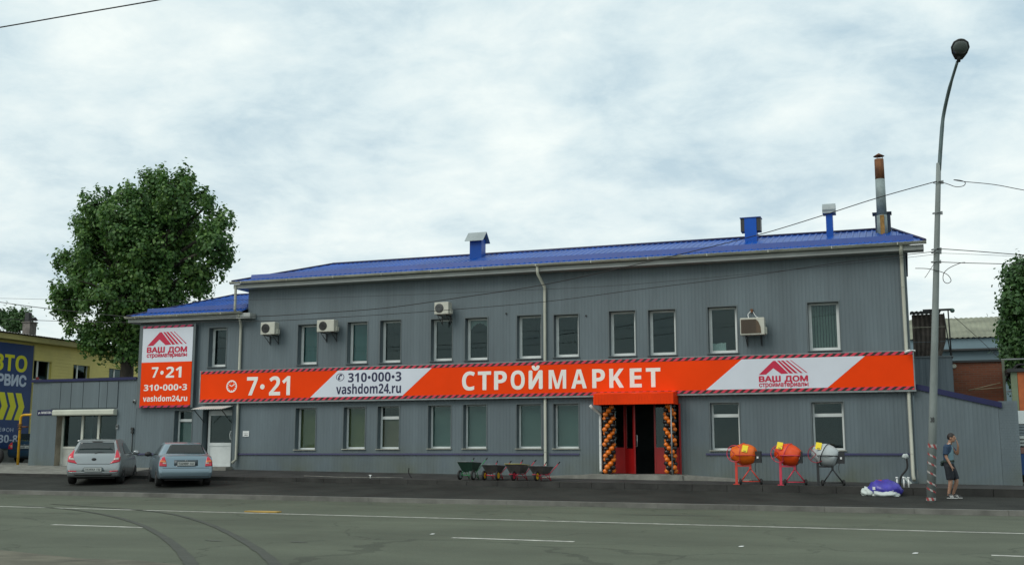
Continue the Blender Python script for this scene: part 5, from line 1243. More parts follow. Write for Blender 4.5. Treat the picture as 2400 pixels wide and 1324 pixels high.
part('collar', MB().torus((.012, 0, 1.452), (-.25, 0, 1), .062, .009, 18, 5), M_PAPER, pr)
so2 = MB(); loft(so2, [(-.02, 0, .78, .125, .17), (-.025, 0, .86, .135, .175), (-.03, 0, .97, .128, .166)])
so2.tube([(-.02, -.088, .86), (.0, -.095, .68), (.012, -.10, .49)], [.105, .108, .098], 14).tube([(-.015, .088, .86), (.05, .095, .68), (.105, .10, .50)], [.105, .108, .098], 14)
fused('shorts', so2, M_SHORT, pr, .013)
wb = MB(); loft(wb, [(-.03, 0, .955, .142, .18), (-.03, 0, .985, .145, .183), (-.03, 0, 1.02, .142, .18)]); wb.sphere((-.18, -.05, .96), .06, 12, 8, (.9, 1.1, .8)); wb.sphere((-.21, .0, .90), .05, 10, 7); wb.sphere((.11, -.06, 1.0), .035, 10, 7)
fused('tied_jacket', wb, mat('dark_green_cloth', (.025, .045, .04), .8), pr)
for q in ((.02, -.107), (.09, .105)):
    sho = MB(); loft(sho, [(q[0] + .02, q[1], .012, .135, .046), (q[0] + .02, q[1], .045, .13, .044), (q[0] - .01, q[1], .085, .08, .04), (q[0] - .055, q[1], .12, .045, .04)], 16); so_ = part('shoe', sho, M_DARK, pr)
    so_l = MB(); loft(so_l, [(q[0] + .02, q[1], .0, .14, .049), (q[0] + .02, q[1], .016, .142, .05)], 18); part('sole', so_l, M_PAPER, so_)
    for k in range(3):
        x = q[0] - .005 + k * .033; part('stripe', MB().hexa([(x, q[1] - .052, .022), (x + .013, q[1] - .052, .022), (x + .013, q[1] - .044, .022), (x, q[1] - .044, .022)], [(x - .028, q[1] - .046, .08), (x - .015, q[1] - .046, .08), (x - .015, q[1] - .038, .08), (x - .028, q[1] - .038, .08)]), M_PAPER, so_)

# ------------------------------------------------------------------ street lamp
PYL = -5.0; b0 = Vector((at(2182, 1180, PYL).x, PYL, gz(.4, PYL) - .05)); t0 = at(2200, 383, PYL)
M_POLE = mat('pole_concrete', (.20, .23, .22), .8, var=.15, scale=3, bump=.3, bscale=20, stretch=(1, 1, .4))
lp = root('street_lamp', 'leaning concrete street lamp wrapped with red and white tape at its foot', 'street lamp', b0)
part('pole', MB().tube([b0 + (t0 - b0) * k for k in (0, .3, .6, .85, 1)], [.112, .096, .08, .068, .060], 12), M_POLE, lp, True)
armp = [t0 + Vector((0, 0, -.2)), at(2208, 300, PYL - .05), at(2213, 262, PYL - .12), at(2226, 205, PYL - .5), at(2244, 145, PYL - 1.0)]
part('arm', MB().tube(spline(armp, 4), [.05] * 5 + [.045] * 8 + [.036] * 4, 8), mat('arm_steel', (.10, .14, .14), .5, .4, .2), lp, True)
h0 = at(2247, 140, PYL - 1.05); h1 = at(2253, 92, PYL - 1.45); hd = (h1 - h0); hl = hd.length; hn = hd.normalized()
side = Vector((1, .1, -.12)); side = (side - hn * side.dot(hn)).normalized(); upn = side.cross(hn)
if upn.z < 0: upn = -upn
mb = MB(); rings = [(0, .09, .06), (.12, .13, .09), (.3, .185, .12), (.6, .225, .13), (.85, .18, .10), (.97, .09, .06), (1.0, .02, .02)]; vs = []; n = 16
for t_, wd, hh in rings:
    for k in range(n):
        a = 2 * math.pi * k / n; vs.append(h0 + hd * t_ + side * (wd * math.cos(a)) + upn * (hh * (1.0 if math.sin(a) > 0 else .35) * math.sin(a)))
mb.add(vs, [(i * n + j, i * n + (j + 1) % n, (i + 1) * n + (j + 1) % n, (i + 1) * n + j) for i in range(len(rings) - 1) for j in range(n)] + [tuple(range(n))], True)
hdp = part('lamp_head', mb, M_DARK, lp, True)
mb = MB(); vs = []; rg = [(.30, .12, .01), (.34, .15, .045), (.6, .19, .065), (.84, .14, .045), (.93, .06, .01)]
for t_, wd, hh in rg:
    for k in range(9):
        a = math.pi + math.pi * k / 8; vs.append(h0 + hd * t_ + side * (wd * math.cos(a)) + upn * (hh * 1.3 * math.sin(a) - .01))
mb.add(vs, [(i * 9 + j, i * 9 + j + 1, (i + 1) * 9 + j + 1, (i + 1) * 9 + j) for i in range(len(rg) - 1) for j in range(8)], True); part('lens', mb, mat('lamp_lens', (.10, .12, .115), .25, var=.1), hdp, True)
mb = MB().lathe([(.05, -.06), (.05, .10)], Matrix.Translation(h0) @ hn.to_track_quat('Z', 'Y').to_matrix().to_4x4(), 10); part('socket', mb, M_DARK, hdp, True)
mt_ = bpy.data.materials.new('red_white_tape'); mt_.use_nodes = True; t, b = nodes_of(mt_); tcn = t.nodes.new('ShaderNodeTexCoord'); s_ = t.nodes.new('ShaderNodeSeparateXYZ'); t.links.new(tcn.outputs['Object'], s_.inputs[0])
fx = tmath(t, 'GREATER_THAN', tmath(t, 'FRACT', tmath(t, 'DIVIDE', tmath(t, 'ADD', s_.outputs[0], tmath(t, 'MULTIPLY', s_.outputs[2], .35)), .115)), .5)
mxn = t.nodes.new('ShaderNodeMix'); mxn.data_type = 'RGBA'; t.links.new(fx, mxn.inputs[0]); mxn.inputs[6].default_value = (.36, .35, .33, 1); mxn.inputs[7].default_value = (.28, .045, .045, 1); t.links.new(mxn.outputs[2], b.inputs['Base Color'])
mb = MB(); n = 14
def pole_pt(z, a, e=.004):
    k = (z - b0.z) / (t0.z - b0.z); c = b0 + (t0 - b0) * k; rr_ = .112 - .050 * k + e
    return Vector((c.x + rr_ * math.cos(a), c.y + rr_ * math.sin(a), z))
zt0 = b0.z + .08
for zz, dz in ((zt0, 0), (at(2182, 1048, PYL).z, 0)):
    vs = []
    for k in range(n + 1):
        a = 2 * math.pi * k / n; vs += [pole_pt(zz, a), pole_pt(zz + .075, a)]
    mb.add(vs, [(2 * k, 2 * k + 2, 2 * k + 3, 2 * k + 1) for k in range(n)])
for zz in (.95, .71, .50, .27, .03, -.14):
    base = zz; vs = []     # wound turns, sloping down to the right on the street side
    for k in range(n + 1):
        a = R(175) + R(190) * k / n; z = base + .12 - .17 * k / n; vs += [pole_pt(z, a), pole_pt(z + .045, a)]
    mb.add(vs, [(2 * k, 2 * k + 2, 2 * k + 3, 2 * k + 1) for k in range(n)])
part('warning_tape', mb, mt_, lp, True)
mb = MB()
for py_ in (428, 500, 585, 592, 614): p = at(2197 - (py_ - 428) * .03, py_, PYL); mb.torus(p, (0, 0, 1), .095, .012, 14, 5); mb.box(p.x + .08, p.x + .15, PYL - .03, PYL + .03, p.z - .04, p.z + .04)
part('clamp', mb, M_STEEL, lp, True)
p = at(2185, 985, PYL - .1); text('pole_number', '38', Vector((0, PYL - .112, 0)), UX, UZ, p.x - .05, p.x + .05, p.z - .04, .13, lp, M_DARK, .02, .003)

# ------------------------------------------------------------------ overhead cables
def cable(label, pts, r=.012, n=6): return single('cable', MB().tube(spline(pts, n), r * .75, 5), M_BLACK, label, 'cable', 'overhead cables')
CY = PYL - .1
def A(l, Y=CY): return [at(x, y, Y) for x, y in l]
cable('thickest cable, from the lamp post down across the roof and upper wall', A([(2196, 425), (2060, 463), (1925, 506), (1790, 547), (1640, 585), (1500, 618), (1276, 667), (1080, 697), (900, 722), (720, 735), (583, 742), (350, 745), (130, 725), (0, 708), (-150, 685)]), .016)
cable('long cable crossing the facade just above the upper windows', A([(2194, 589), (1960, 617), (1760, 646), (1500, 678), (1276, 707), (1000, 730), (720, 748), (583, 753), (330, 756), (130, 752), (-150, 742)]), .012)
cable('thin wire high on the facade below the eaves', A([(2194, 596), (1900, 628), (1500, 665), (1276, 678), (900, 693), (583, 703), (300, 705), (0, 699), (-150, 696)]), .007)
cable('looped cable leaving the lamp post top to the right', A([(2200, 425), (2222, 432), (2240, 438), (2258, 436), (2262, 428), (2250, 423), (2235, 422), (2260, 426), (2330, 433), (2400, 446), (2500, 462)]), .013)
cable('upper of the straight cables running right from the lamp post', A([(2196, 583), (2230, 585), (2300, 590), (2400, 598), (2520, 607)]), .014)
cable('thin wire running right below the straight cable', A([(2196, 593), (2300, 597), (2400, 602), (2520, 608)]), .006)
cable('lowest cable running right from the lamp post into the tree', A([(2200, 614), (2250, 616), (2330, 618), (2400, 620), (2520, 622)]), .013)
cable('cable with a hanging loop below the lamp post clamps', A([(2145, 629), (2175, 630), (2205, 637), (2222, 645), (2229, 658), (2220, 664), (2211, 657), (2212, 641), (2225, 628), (2250, 617), (2262, 615)]), .012)
cable('short stay wire hanging off the left of the lamp post', A([(2192, 614), (2184, 626), (2172, 645), (2167, 651)]), .009)
cable('thick black cable crossing the top left corner of the sky', [at(-120, 84, -15), at(0, 65, -15), at(190, 32, -15), at(375, 0, -15), at(560, -35, -15)], .022)
cable('faint wire from the shelter frame sloping down to the brick building', [at(2236, 742, 5.4), at(2290, 790, 5.4), at(2345, 842, 5.4)], .012)

# ------------------------------------------------------------------ yellow pipe at the annex
pb = at(41, 1093, .35); pt = at(54, 982, .35); pe = at(66, 975, .35)
gp = root('gas_pipe', 'yellow gas pipe bending into the left corner of the annex', 'pipe', (pb.x, .35, pb.z))
part('tube', MB().tube([(pb.x, .35, z_walk(-33) - .1), (pb.x, .35, pt.z - .05)] + spline([(pb.x, .35, pt.z), (pb.x + .03, .35, pt.z + .11), (pb.x + .14, .35, pt.z + .16), (pb.x + .3, .35, pt.z + .17)], 4)[0:] + [(XA + .02, .35, pt.z + .17)], .05, 10), M_PIPEY, gp, True)
zf_ = at(52, 1000, .35).z; mb = MB()
for z in (zf_ - .1, zf_, zf_ + .08): mb.lathe([(.10, z), (.10, z + .035)], Matrix.Translation((pb.x, .35, 0)), 14)
mb.tube([(pb.x, .35, zf_), (pb.x + .4, .35, zf_)], .03, 8); part('flange', mb, M_RUST, gp, True)
part('riser', MB().tube([(XA - .12, .45, z_walk(-33)), (XA - .12, .45, pt.z + .17)], .045, 8), M_PIPEY, gp, True)

# ------------------------------------------------------------------ yellow car workshop
YX = -39.0
yb = root('workshop_building', 'yellow siding workshop with grey corrugated roof at the far left', 'building', (YX, 10, z_walk(-39)))
ys0, ys1, yz0, yz1 = -6.0, 24.0, z_walk(-39), 6.0
def WX(px0, py0, px1, py1): a = atX(px0, py1, YX); c = atX(px1, py0, YX); return (a.y, c.y, a.z, c.z)
ywin = [WX(74, 847, 121, 890), WX(168, 857, 210, 920), WX(252, 862, 300, 930)]; ywin = [(a, c, max(z0_, 3.3) if 0 else z0_, z1_) for a, c, z0_, z1_ in ywin]
zt_ = sum(q[3] for q in ywin) / 3; zl_ = ywin[0][2]; ywin = [(a, c, zl_, zt_) for a, c, _, _ in ywin]
mb = MB(); k = 1.35; bh = .16
while k < yz1 - .01:
    z0_, z1_ = k, min(k + bh, yz1)
    cuts = [(a, c) for a, c, wz0, wz1 in ywin if wz0 < (z0_ + z1_) / 2 < wz1]; y = ys0
    for a, c in sorted(cuts) + [(ys1, ys1)]:
        if a > y: mb.add([(YX + .022, y, z0_), (YX + .022, a, z0_), (YX + .002, a, z1_), (YX + .002, y, z1_), (YX, y, z0_), (YX, a, z0_)], [(0, 1, 2, 3), (4, 5, 1, 0)])
        y = c
    k += bh
mb.quad((YX, ys0, 1.3), (YX - 9, ys0, 1.3), (YX - 9, ys0, yz1), (YX, ys0, yz1)); mb.quad((YX, ys1, 1.3), (YX - 9, ys1, 1.3), (YX - 9, ys1, yz1), (YX, ys1, yz1)); mb.quad((YX - 9, ys0, 1.3), (YX - 9, ys1, 1.3), (YX - 9, ys1, yz1), (YX - 9, ys0, yz1))
part('wall', mb, M_YSIDE, yb, True)
part('plinth', MB().box(YX - 9, YX + .03, ys0, ys1, yz0 - .2, 1.345), mat('grey_plinth', (.16, .17, .155), .8, var=.2, scale=1.5), yb, True)
mb = MB(); mb.quad((YX - 1.2, ys0, 1.4), (YX - 1.2, ys1, 1.4), (YX - 1.2, ys1, 5.9), (YX - 1.2, ys0, 5.9)); part('interior_wall', mb, M_ROOM, yb, True)
for a, c, z0_, z1_ in ywin:
    f = MB(); X0 = YX - .18; f.box(X0, X0 + .05, a, a + .06, z0_, z1_); f.box(X0, X0 + .05, c - .06, c, z0_, z1_); f.box(X0, X0 + .05, a + .06, c - .06, z1_ - .06, z1_); f.box(X0, X0 + .05, a + .06, c - .06, z0_, z0_ + .08); m_y = a + (c - a) * .38; f.box(X0, X0 + .05, m_y - .05, m_y + .05, z0_ + .08, z1_ - .06)
    wn = part('window', f, M_WHITE, yb, True); part('pane', MB().box(X0 + .02, X0 + .026, a + .06, c - .06, z0_ + .08, z1_ - .06), M_GLASS, wn, True)
    mb = MB(); mb.quad((YX + .024, a, z0_), (X0, a, z0_), (X0, a, z1_), (YX + .024, a, z1_)); mb.quad((YX + .024, c, z0_), (X0, c, z0_), (X0, c, z1_), (YX + .024, c, z1_)); mb.quad((YX + .024, a, z1_), (X0, a, z1_), (X0, c, z1_), (YX + .024, c, z1_)); mb.quad((YX + .06, a, z0_), (X0, a, z0_), (X0, c, z0_), (YX + .06, c, z0_)); part('reveal', mb, M_YSIDE, wn, True)
part('eaves', MB().box(YX - 9.1, YX + .45, ys0 - .3, ys1 + .3, yz1 + .001, yz1 + .24), mat('yellow_fascia', (.42, .38, .14), .6, var=.1), yb, True)
mb = MB(); vs = []; k = ys0 - .4; i = 0
while k < ys1 + .4: vs += [(YX + .6, k, yz1 + .27 + .03 * (i % 2)), (YX - 4.5, k, yz1 + .95 + .03 * (i % 2)), (YX - 9.2, k, yz1 + .27 + .03 * (i % 2))]; k += .09; i += 1
mb.add(vs, [(3 * q + e_, 3 * q + e_ + 1, 3 * q + e_ + 4, 3 * q + e_ + 3) for q in range(i - 1) for e_ in (0, 1)])
part('roof', mb, mat('grey_slate_sheet', (.20, .20, .19), .85, var=.25, scale=1.2), yb, True)
p = atX(73, 760, YX - 2.0); mb = MB().box(YX - 2.2, YX - 1.75, p.y - .35, p.y + .1, yz1 + .2, p.z + .05); mb.box(YX - 2.25, YX - 1.7, p.y - .4, p.y + .15, p.z + .051, p.z + .1); chy = part('chimney', mb, mat('grey_brick', (.17, .155, .14), .9, var=.3, scale=8), yb, True)
mb = MB().box(YX - 2.1, YX - 1.85, p.y - .35, p.y - .15, p.z + .101, p.z + .55); mb.prism([(YX - 2.2, p.y - .1, p.z + .3), (YX - 2.2, p.y + .25, p.z + .2), (YX - 2.2, p.y + .07, p.z + .36)], (.4, 0, 0)); part('cap', mb, M_DARK, chy, True)
sb = root('workshop_sign', 'large dark blue car service billboard with yellow and white lettering', 'sign', (YX + .1, 4, 1.05))
UY = Vector((0, 1, 0)); SY1 = atX(72, 930, YX + .1).y; SX = YX + .10; SY0 = -1.0
part('panel', MB().box(SX - .06, SX, SY0, SY1, 1.05, 5.86), mat('billboard_blue', (.006, .035, .13), .5, var=.08), sb, True)
part('edge_trim', MB().box(SX - .06, SX + .01, SY1 + .001, SY1 + .06, 1.0, 5.9), mat('trim_olive', (.32, .29, .10), .6), sb, True)
part('red_pipe', MB().tube([(YX + .1, SY1 + .35, 2.9), (YX + .1, SY1 + .35, 4.4)], .07, 8), mat('dull_red', (.35, .05, .05), .6), yb, True)
M_BY = mat('billboard_yellow', (.60, .58, .01), .5, var=.04); M_BW = mat('billboard_white', (.45, .52, .62), .5, var=.04)
def btext(body, pl, pr, base, top, m, bold=.05):
    a = atX(pl, (base + top) / 2, SX).y; c = atX(pr, (base + top) / 2, SX).y; pm = max(10, (pl + pr) / 2); b_, t_ = atX(pm, base, SX).z, atX(pm, top, SX).z
    text('lettering', body, Vector((SX + .0005, 0, 0)), UY, UZ, a, c, b_, t_ - b_, sb, m, bold)
btext('АВТО', -48, 64, 868, 829, M_BY, .07); btext('СЕРВИС', -42, 62, 903, 875, M_BW, .05); btext('ТЕЛЕФОН', -28, 31, 1011, 1002, M_BW, 0.0); btext('30-83', -4, 53, 1037, 1019, M_BW, .05)
mb = MB(); zc_ = atX(30, 952, SX).z; hh = .62; wv = atX(22, 952, SX).y - atX(5, 952, SX).y
yy = atX(57, 952, SX).y
for k in range(4):
    y = yy - k * wv * 1.18; w2 = wv * .82; tip = wv * .55
    mb.prism([(SX + .0005, y - tip - w2, zc_ - hh), (SX + .0005, y - tip, zc_ - hh), (SX + .0005, y, zc_), (SX + .0005, y - w2, zc_)], (.004, 0, 0)); mb.prism([(SX + .0005, y - w2, zc_), (SX + .0005, y, zc_), (SX + .0005, y - tip, zc_ + hh), (SX + .0005, y - tip - w2, zc_ + hh)], (.004, 0, 0))
part('chevron_arrow', mb, M_BY, sb, True)
p = at(4, 1080, -.3)
p = at(-9, 1095, .2); kt = root('tyre', 'black tyre edge at the far left border of the photo', 'tyre', (p.x, .2, z_walk(-36)))
tm, rm_ = MB(), MB(); wheel(tm, rm_, (0, 0, .32), .32, .2, (0, 1, 0)); part('tread', tm, M_BLACK, kt); part('rim', rm_, M_DARK, kt)

# ------------------------------------------------------------------ right side: lean-to, shed, brick building, warehouse
lt = root('lean_to', 'grey corrugated lean-to with sloping blue edge at the right end of the store', 'building', (1.4, 0, z_walk(1.4)))
lx0, lx1 = XR + .012, 2.45; ltop = lambda x: 2.80 - (x - .28) * .25
mb = MB(); corrugated(mb, lx0, lx1, zb, ltop, [], Y=.02); mb.quad((lx1, .02, -.1), (lx1, 4, -.1), (lx1, 4, ltop(lx1)), (lx1, .02, ltop(lx1))); part('wall', mb, M_FAC, lt, True)
mb = MB(); mb.hexa([(lx0, -.04, ltop(lx0) - .10), (lx1 + .1, -.04, ltop(lx1 + .1) - .10), (lx1 + .1, 4.1, ltop(lx1 + .1) - .10), (lx0, 4.1, ltop(lx0) - .10)], [(lx0, -.04, ltop(lx0) + .06), (lx1 + .1, -.04, ltop(lx1 + .1) + .06), (lx1 + .1, 4.1, ltop(lx1 + .1) + .06), (lx0, 4.1, ltop(lx0) + .06)]); part('roof', mb, M_BLUE, lt, True)
# tile-embossed end panel
mb = MB(); px0, px1, pz1 = lx1 + .004, 2.97, 2.33; mb.box(px0, px1, .03, .06, -.15, pz1)
k = -.1
while k < pz1 - .05:
    x = px0 + .006 + (.045 if int(round((k + .1) / .075)) % 2 else 0)
    while x < px1 - .02: mb.box(x, min(x + .088, px1 - .004), .024, .0295, k, k + .07); x += .092
    k += .075
part('tile_panel', mb, M_FAC, lt, True)
ms = root('metal_shed', 'grey metal shed wall rising behind the lean-to', 'shed', (.85, 3, z_walk(1)))
mb = MB(); corrugated(mb, .2, 1.40, -.1, 3.88, [], Y=3.0, period=.2); mb.quad((1.40, 3, -.1), (1.40, 6, -.1), (1.40, 6, 3.88), (1.40, 3, 3.88)); part('wall', mb, M_FAC, ms, True); part('roof', MB().box(.2, 1.44, 2.96, 6, 3.881, 3.93), M_TRIMG, ms, True)
sh = root('shelter', 'brown rusty corrugated shelter with thin posts on top of the shed', 'shelter', (.9, 3.5, 3.93))
Ysh = 3.3; a = at(2140, 735, Ysh); c = at(2213, 735, Ysh); d_ = at(2207, 832, Ysh)
mb = MB(); n = 14
for i_, (za, zc__, xr0, xr1) in enumerate(((3.94, 4.42, d_.x, c.x + .0), (4.425, 4.9, c.x, c.x + .02), (4.905, 5.32, c.x + .02, c.x - .02))):
    vs = []
    for k in range(n + 1): t_ = k / n; vs += [(a.x - .05 + (xr0 - a.x + .05) * t_, Ysh + .03 * (k % 2) - i_ * .02, za), (a.x - .05 + (xr1 - a.x + .05) * t_, Ysh + .03 * (k % 2) - i_ * .02, zc__)]
    mb.add(vs, [(2 * k, 2 * k + 2, 2 * k + 3, 2 * k + 1) for k in range(n)])
part('side_sheet', mb, mat('rust_brown_sheet', (.085, .07, .058), .85, var=.45, scale=2.5), sh, True)
mb = MB(); vs = []
for k in range(n + 1): t_ = k / n; vs += [(a.x - .1 + .95 * t_, Ysh - .5, 5.36 + .03 * (k % 2)), (a.x - .1 + .95 * t_, Ysh + 1.6, 5.5 + .03 * (k % 2))]
mb.add(vs, [(2 * k, 2 * k + 2, 2 * k + 3, 2 * k + 1) for k in range(n)]); part('roof', mb, mat('old_grey_sheet', (.2, .21, .2), .7, var=.2), sh, True)
q1 = at(2222, 728, Ysh); mb = MB().box(a.x + .3, q1.x + .12, Ysh - .03, Ysh + .03, q1.z, q1.z + .07); mb.tube([(q1.x, Ysh, q1.z), (q1.x + .02, Ysh, 3.93)], .025, 6); mb.tube([(c.x - .02, Ysh - .1, 5.34), (c.x + .12, Ysh - .1, 3.93)], .02, 6); q2 = at(2196, 760, Ysh); mb.tube([(q2.x, Ysh + .8, 5.4), (q2.x + .1, Ysh + .8, 3.93)], .02, 6); part('post', mb, M_DARK, sh, True)
part('lamp', MB().sphere((q1.x + .13, Ysh, q1.z + .0), .075, 12, 8), mat('green_lamp', (.06, .12, .10), .3), sh, True)
M_BRICK = bpy.data.materials.new('red_brick'); M_BRICK.use_nodes = True; t, b = nodes_of(M_BRICK); b.inputs['Roughness'].default_value = .9
tcn = t.nodes.new('ShaderNodeTexCoord'); sp_ = t.nodes.new('ShaderNodeSeparateXYZ'); cb_ = t.nodes.new('ShaderNodeCombineXYZ'); t.links.new(tcn.outputs['Object'], sp_.inputs[0]); t.links.new(tmath(t, 'ADD', sp_.outputs[0], sp_.outputs[1]), cb_.inputs[0]); t.links.new(sp_.outputs[2], cb_.inputs[1])
bk = t.nodes.new('ShaderNodeTexBrick'); t.links.new(cb_.outputs[0], bk.inputs['Vector']); bk.inputs['Scale'].default_value = 1.0; bk.inputs['Brick Width'].default_value = .26; bk.inputs['Row Height'].default_value = .077; bk.inputs['Mortar Size'].default_value = .008
bk.inputs['Color1'].default_value = (.20, .062, .03, 1); bk.inputs['Color2'].default_value = (.15, .05, .026, 1); bk.inputs['Mortar'].default_value = (.14, .09, .06, 1); t.links.new(bk.outputs['Color'], b.inputs['Base Color'])
bb = root('brick_building', 'low red-brown brick building with flat roof behind the lean-to', 'building', (2.3, 6, z_walk(2)))
part('wall', MB().box(1.46, 3.10, 6, 11, -.15, 3.92), M_BRICK, bb, True); part('roof', MB().box(1.40, 3.16, 5.93, 11, 3.921, 3.99), M_DARK, bb, True)
p = at(2236, 858, 6.0); part('vent', MB().torus((p.x, 5.98, p.z), (0, 1, 0), .06, .02, 14, 6).lathe([(.045, 0), (.045, .03)], Matrix.Translation((p.x, 6.0, p.z)) @ Matrix.Rotation(R(90), 4, 'X'), 12), M_BEIGE, bb, True)
mb = MB().tube([at(2270, 915, 5.8), at(2345, 897, 5.8)], .02, 5); mb.tube([at(2285, 913, 5.8), at(2350, 908, 5.8)], .02, 5); single('timber_strip', mb, mat('pale_timber', (.28, .22, .13), .8), 'two pale slats leaning in front of the brick building', 'slat')
wh = root('warehouse', 'long pale blue warehouse with old grey-green sheet roof in the background', 'building', (10, 40, z_walk(3)))
part('wall', MB().box(-2, 40, 40, 70, -.3, 7.2), mat('warehouse_blue', (.11, .165, .19), .7, var=.08, scale=.5), wh, True)
part('upper_wall', MB().box(-2, 40, 39.7, 69, 7.32, 7.95), mat('warehouse_pale', (.15, .225, .26), .7, var=.06, scale=.4), wh, True)
part('cornice', MB().box(-2, 40, 39.6, 69, 7.2, 7.31), M_DARK, wh, True)
mb = MB(); vs = []; k = -2.5; i = 0
while k < 40: vs += [(k, 39.5, 7.97 + .05 * (i % 2)), (k, 47, 10.05 + .05 * (i % 2)), (k, 56, 7.97)]; k += .16; i += 1
mb.add(vs, [(3 * q + e_, 3 * q + e_ + 1, 3 * q + e_ + 4, 3 * q + e_ + 3) for q in range(i - 1) for e_ in (0, 1)]); part('roof', mb, mat('mossy_slate', (.20, .21, .15), .9, var=.25, scale=.4), wh, True)
up = root('utility_post', 'thin grey post with wires right of the brick building', 'post', (at(2350, 900, 5.5).x, 5.5, z_walk(3)))
a = at(2350, 842, 5.5); mb = MB().box(a.x - .04, a.x + .04, 5.46, 5.54, -.1, a.z); part('shaft', mb, mat('weathered_green', (.13, .15, .11), .8), up, True); part('crossarm', MB().box(a.x - .05, a.x + .9, 5.47, 5.5, a.z - .02, a.z + .02), M_STEEL, up, True); part('crossarm', MB().box(a.x + .0, a.x + .5, 5.47, 5.5, a.z - 1.1, a.z - 1.06), M_STEEL, up, True)
part('wires', MB().tube(spline([(a.x, 5.5, a.z), (a.x + .3, 5.5, a.z + .02), (a.x + .8, 5.5, a.z - .03)], 4), .012, 5).tube(spline([(a.x + .0, 5.5, a.z - .8), (a.x + .2, 5.5, a.z - .5), (a.x + .45, 5.5, a.z - .2), (a.x + .8, 5.5, a.z - .22)], 4), .04, 6), M_BLACK, up, True)
ok = root('kiosk', 'small orange and green kiosk wall at the right border behind the lean-to', 'kiosk', (at(2395, 900, 4.5).x, 4.5, z_walk(3)))
a = at(2372, 930, 4.5); c = at(2384, 872, 4.5); part('frame', MB().box(a.x, c.x - .01, 4.5, 4.6, 0, c.z), mat('pale_green_wood', (.16, .20, .12), .7), ok, True); part('wall', MB().box(c.x, c.x + 2.2, 4.5, 6.5, -.1, c.z), mat('orange_wall', (.42, .10, .02), .6, var=.2), ok, True); part('roof', MB().box(a.x - .1, c.x + 2.3, 4.4, 6.6, c.z + .005, c.z + .12), M_DARK, ok, True)
vn = root('goods_stack', 'white and blue stacked goods at the right border beside the tile-patterned wall', 'stacked goods', (4.4, 2.2, z_walk(4)))  # white and blue stacked goods, built as banded boxes with wheels below
vz = lambda y: at(2390, y, 2.0).z
xv = at(2372, 1000, 2.0).x
part('upper_panel', MB().box(xv, xv + 2.4, 2.0, 4.2, vz(993), vz(962)), mat('goods_white', (.55, .62, .62), .5, var=.05), vn, True)
mb = MB(); k = vz(1020)
while k < vz(994): mb.box(xv, xv + 2.4, 2.02, 4.2, k, k + .07); k += .085
part('grille', mb, mat('goods_grey', (.12, .16, .18), .5), vn, True)
part('mid_panel', MB().box(xv, xv + 2.4, 2.01, 4.2, vz(1047), vz(1021)), mat('goods_pale', (.42, .48, .46), .5, var=.15, scale=6), vn, True)
mb = MB()
for y in (1028, 1036, 1044): mb.box(xv + .05, xv + 2.3, 1.99, 2.009, vz(y + 2), vz(y))
part('slat', mb, M_DARK, vn, True)
part('red_bar', MB().box(xv, xv + 2.4, 1.98, 4.2, vz(1062), vz(1048)), mat('goods_brown', (.22, .12, .10), .6), vn, True)
part('blue_side', MB().box(xv, xv + 2.4, 2.0, 4.2, vz(1112), vz(1063)), mat('goods_blue', (.008, .06, .20), .45, var=.08), vn, True)
for wx in (.6, 1.9):
    t1, r1 = MB(), MB(); wheel(t1, r1, (xv + wx, 2.15, z_walk(4) + .3), .32, .22, (0, 1, 0)); wo = part('wheel', t1, M_BLACK, vn, True); part('rim', r1, M_DARK, wo, True)

# ------------------------------------------------------------------ trees
def leaf_mat(name, c1, c2, c3):
    m = bpy.data.materials.new(name); m.use_nodes = True; t, b = nodes_of(m); b.inputs['Roughness'].default_value = .55
    g = t.nodes.new('ShaderNodeNewGeometry'); rp = t.nodes.new('ShaderNodeValToRGB'); t.links.new(g.outputs['Random Per Island'], rp.inputs[0])
    rp.color_ramp.elements[0].color = (*c1, 1); rp.color_ramp.elements[1].color = (*c3, 1); e2 = rp.color_ramp.elements.new(.55); e2.color = (*c2, 1)
    tcl = t.nodes.new('ShaderNodeTexCoord'); ncl = t.nodes.new('ShaderNodeTexNoise'); ncl.inputs['Scale'].default_value = .8; ncl.inputs['Detail'].default_value = 3; t.links.new(tcl.outputs['Object'], ncl.inputs['Vector'])
    t.links.new(tmath(t, 'ADD', tmath(t, 'MULTIPLY', g.outputs['Random Per Island'], .55), tmath(t, 'MULTIPLY', tmath(t, 'SUBTRACT', ncl.outputs['Fac'], .28), 1.0)), rp.inputs[0])
    t.links.new(rp.outputs[0], b.inputs['Base Color'])
    tl = t.nodes.new('ShaderNodeBsdfTranslucent'); t.links.new(rp.outputs[0], tl.inputs[0]); ms_ = t.nodes.new('ShaderNodeMixShader'); ms_.inputs[0].default_value = .35
    o = [n for n in t.nodes if n.type == 'OUTPUT_MATERIAL'][0]; t.links.new(b.outputs[0], ms_.inputs[1]); t.links.new(tl.outputs[0], ms_.inputs[2]); t.links.new(ms_.outputs[0], o.inputs[0]); return m
M_LEAF = leaf_mat('poplar_leaf', (.030, .095, .026), (.075, .17, .036), (.17, .29, .05)); M_LEAF2 = leaf_mat('dark_leaf', (.025, .07, .025), (.055, .13, .035), (.09, .19, .045))
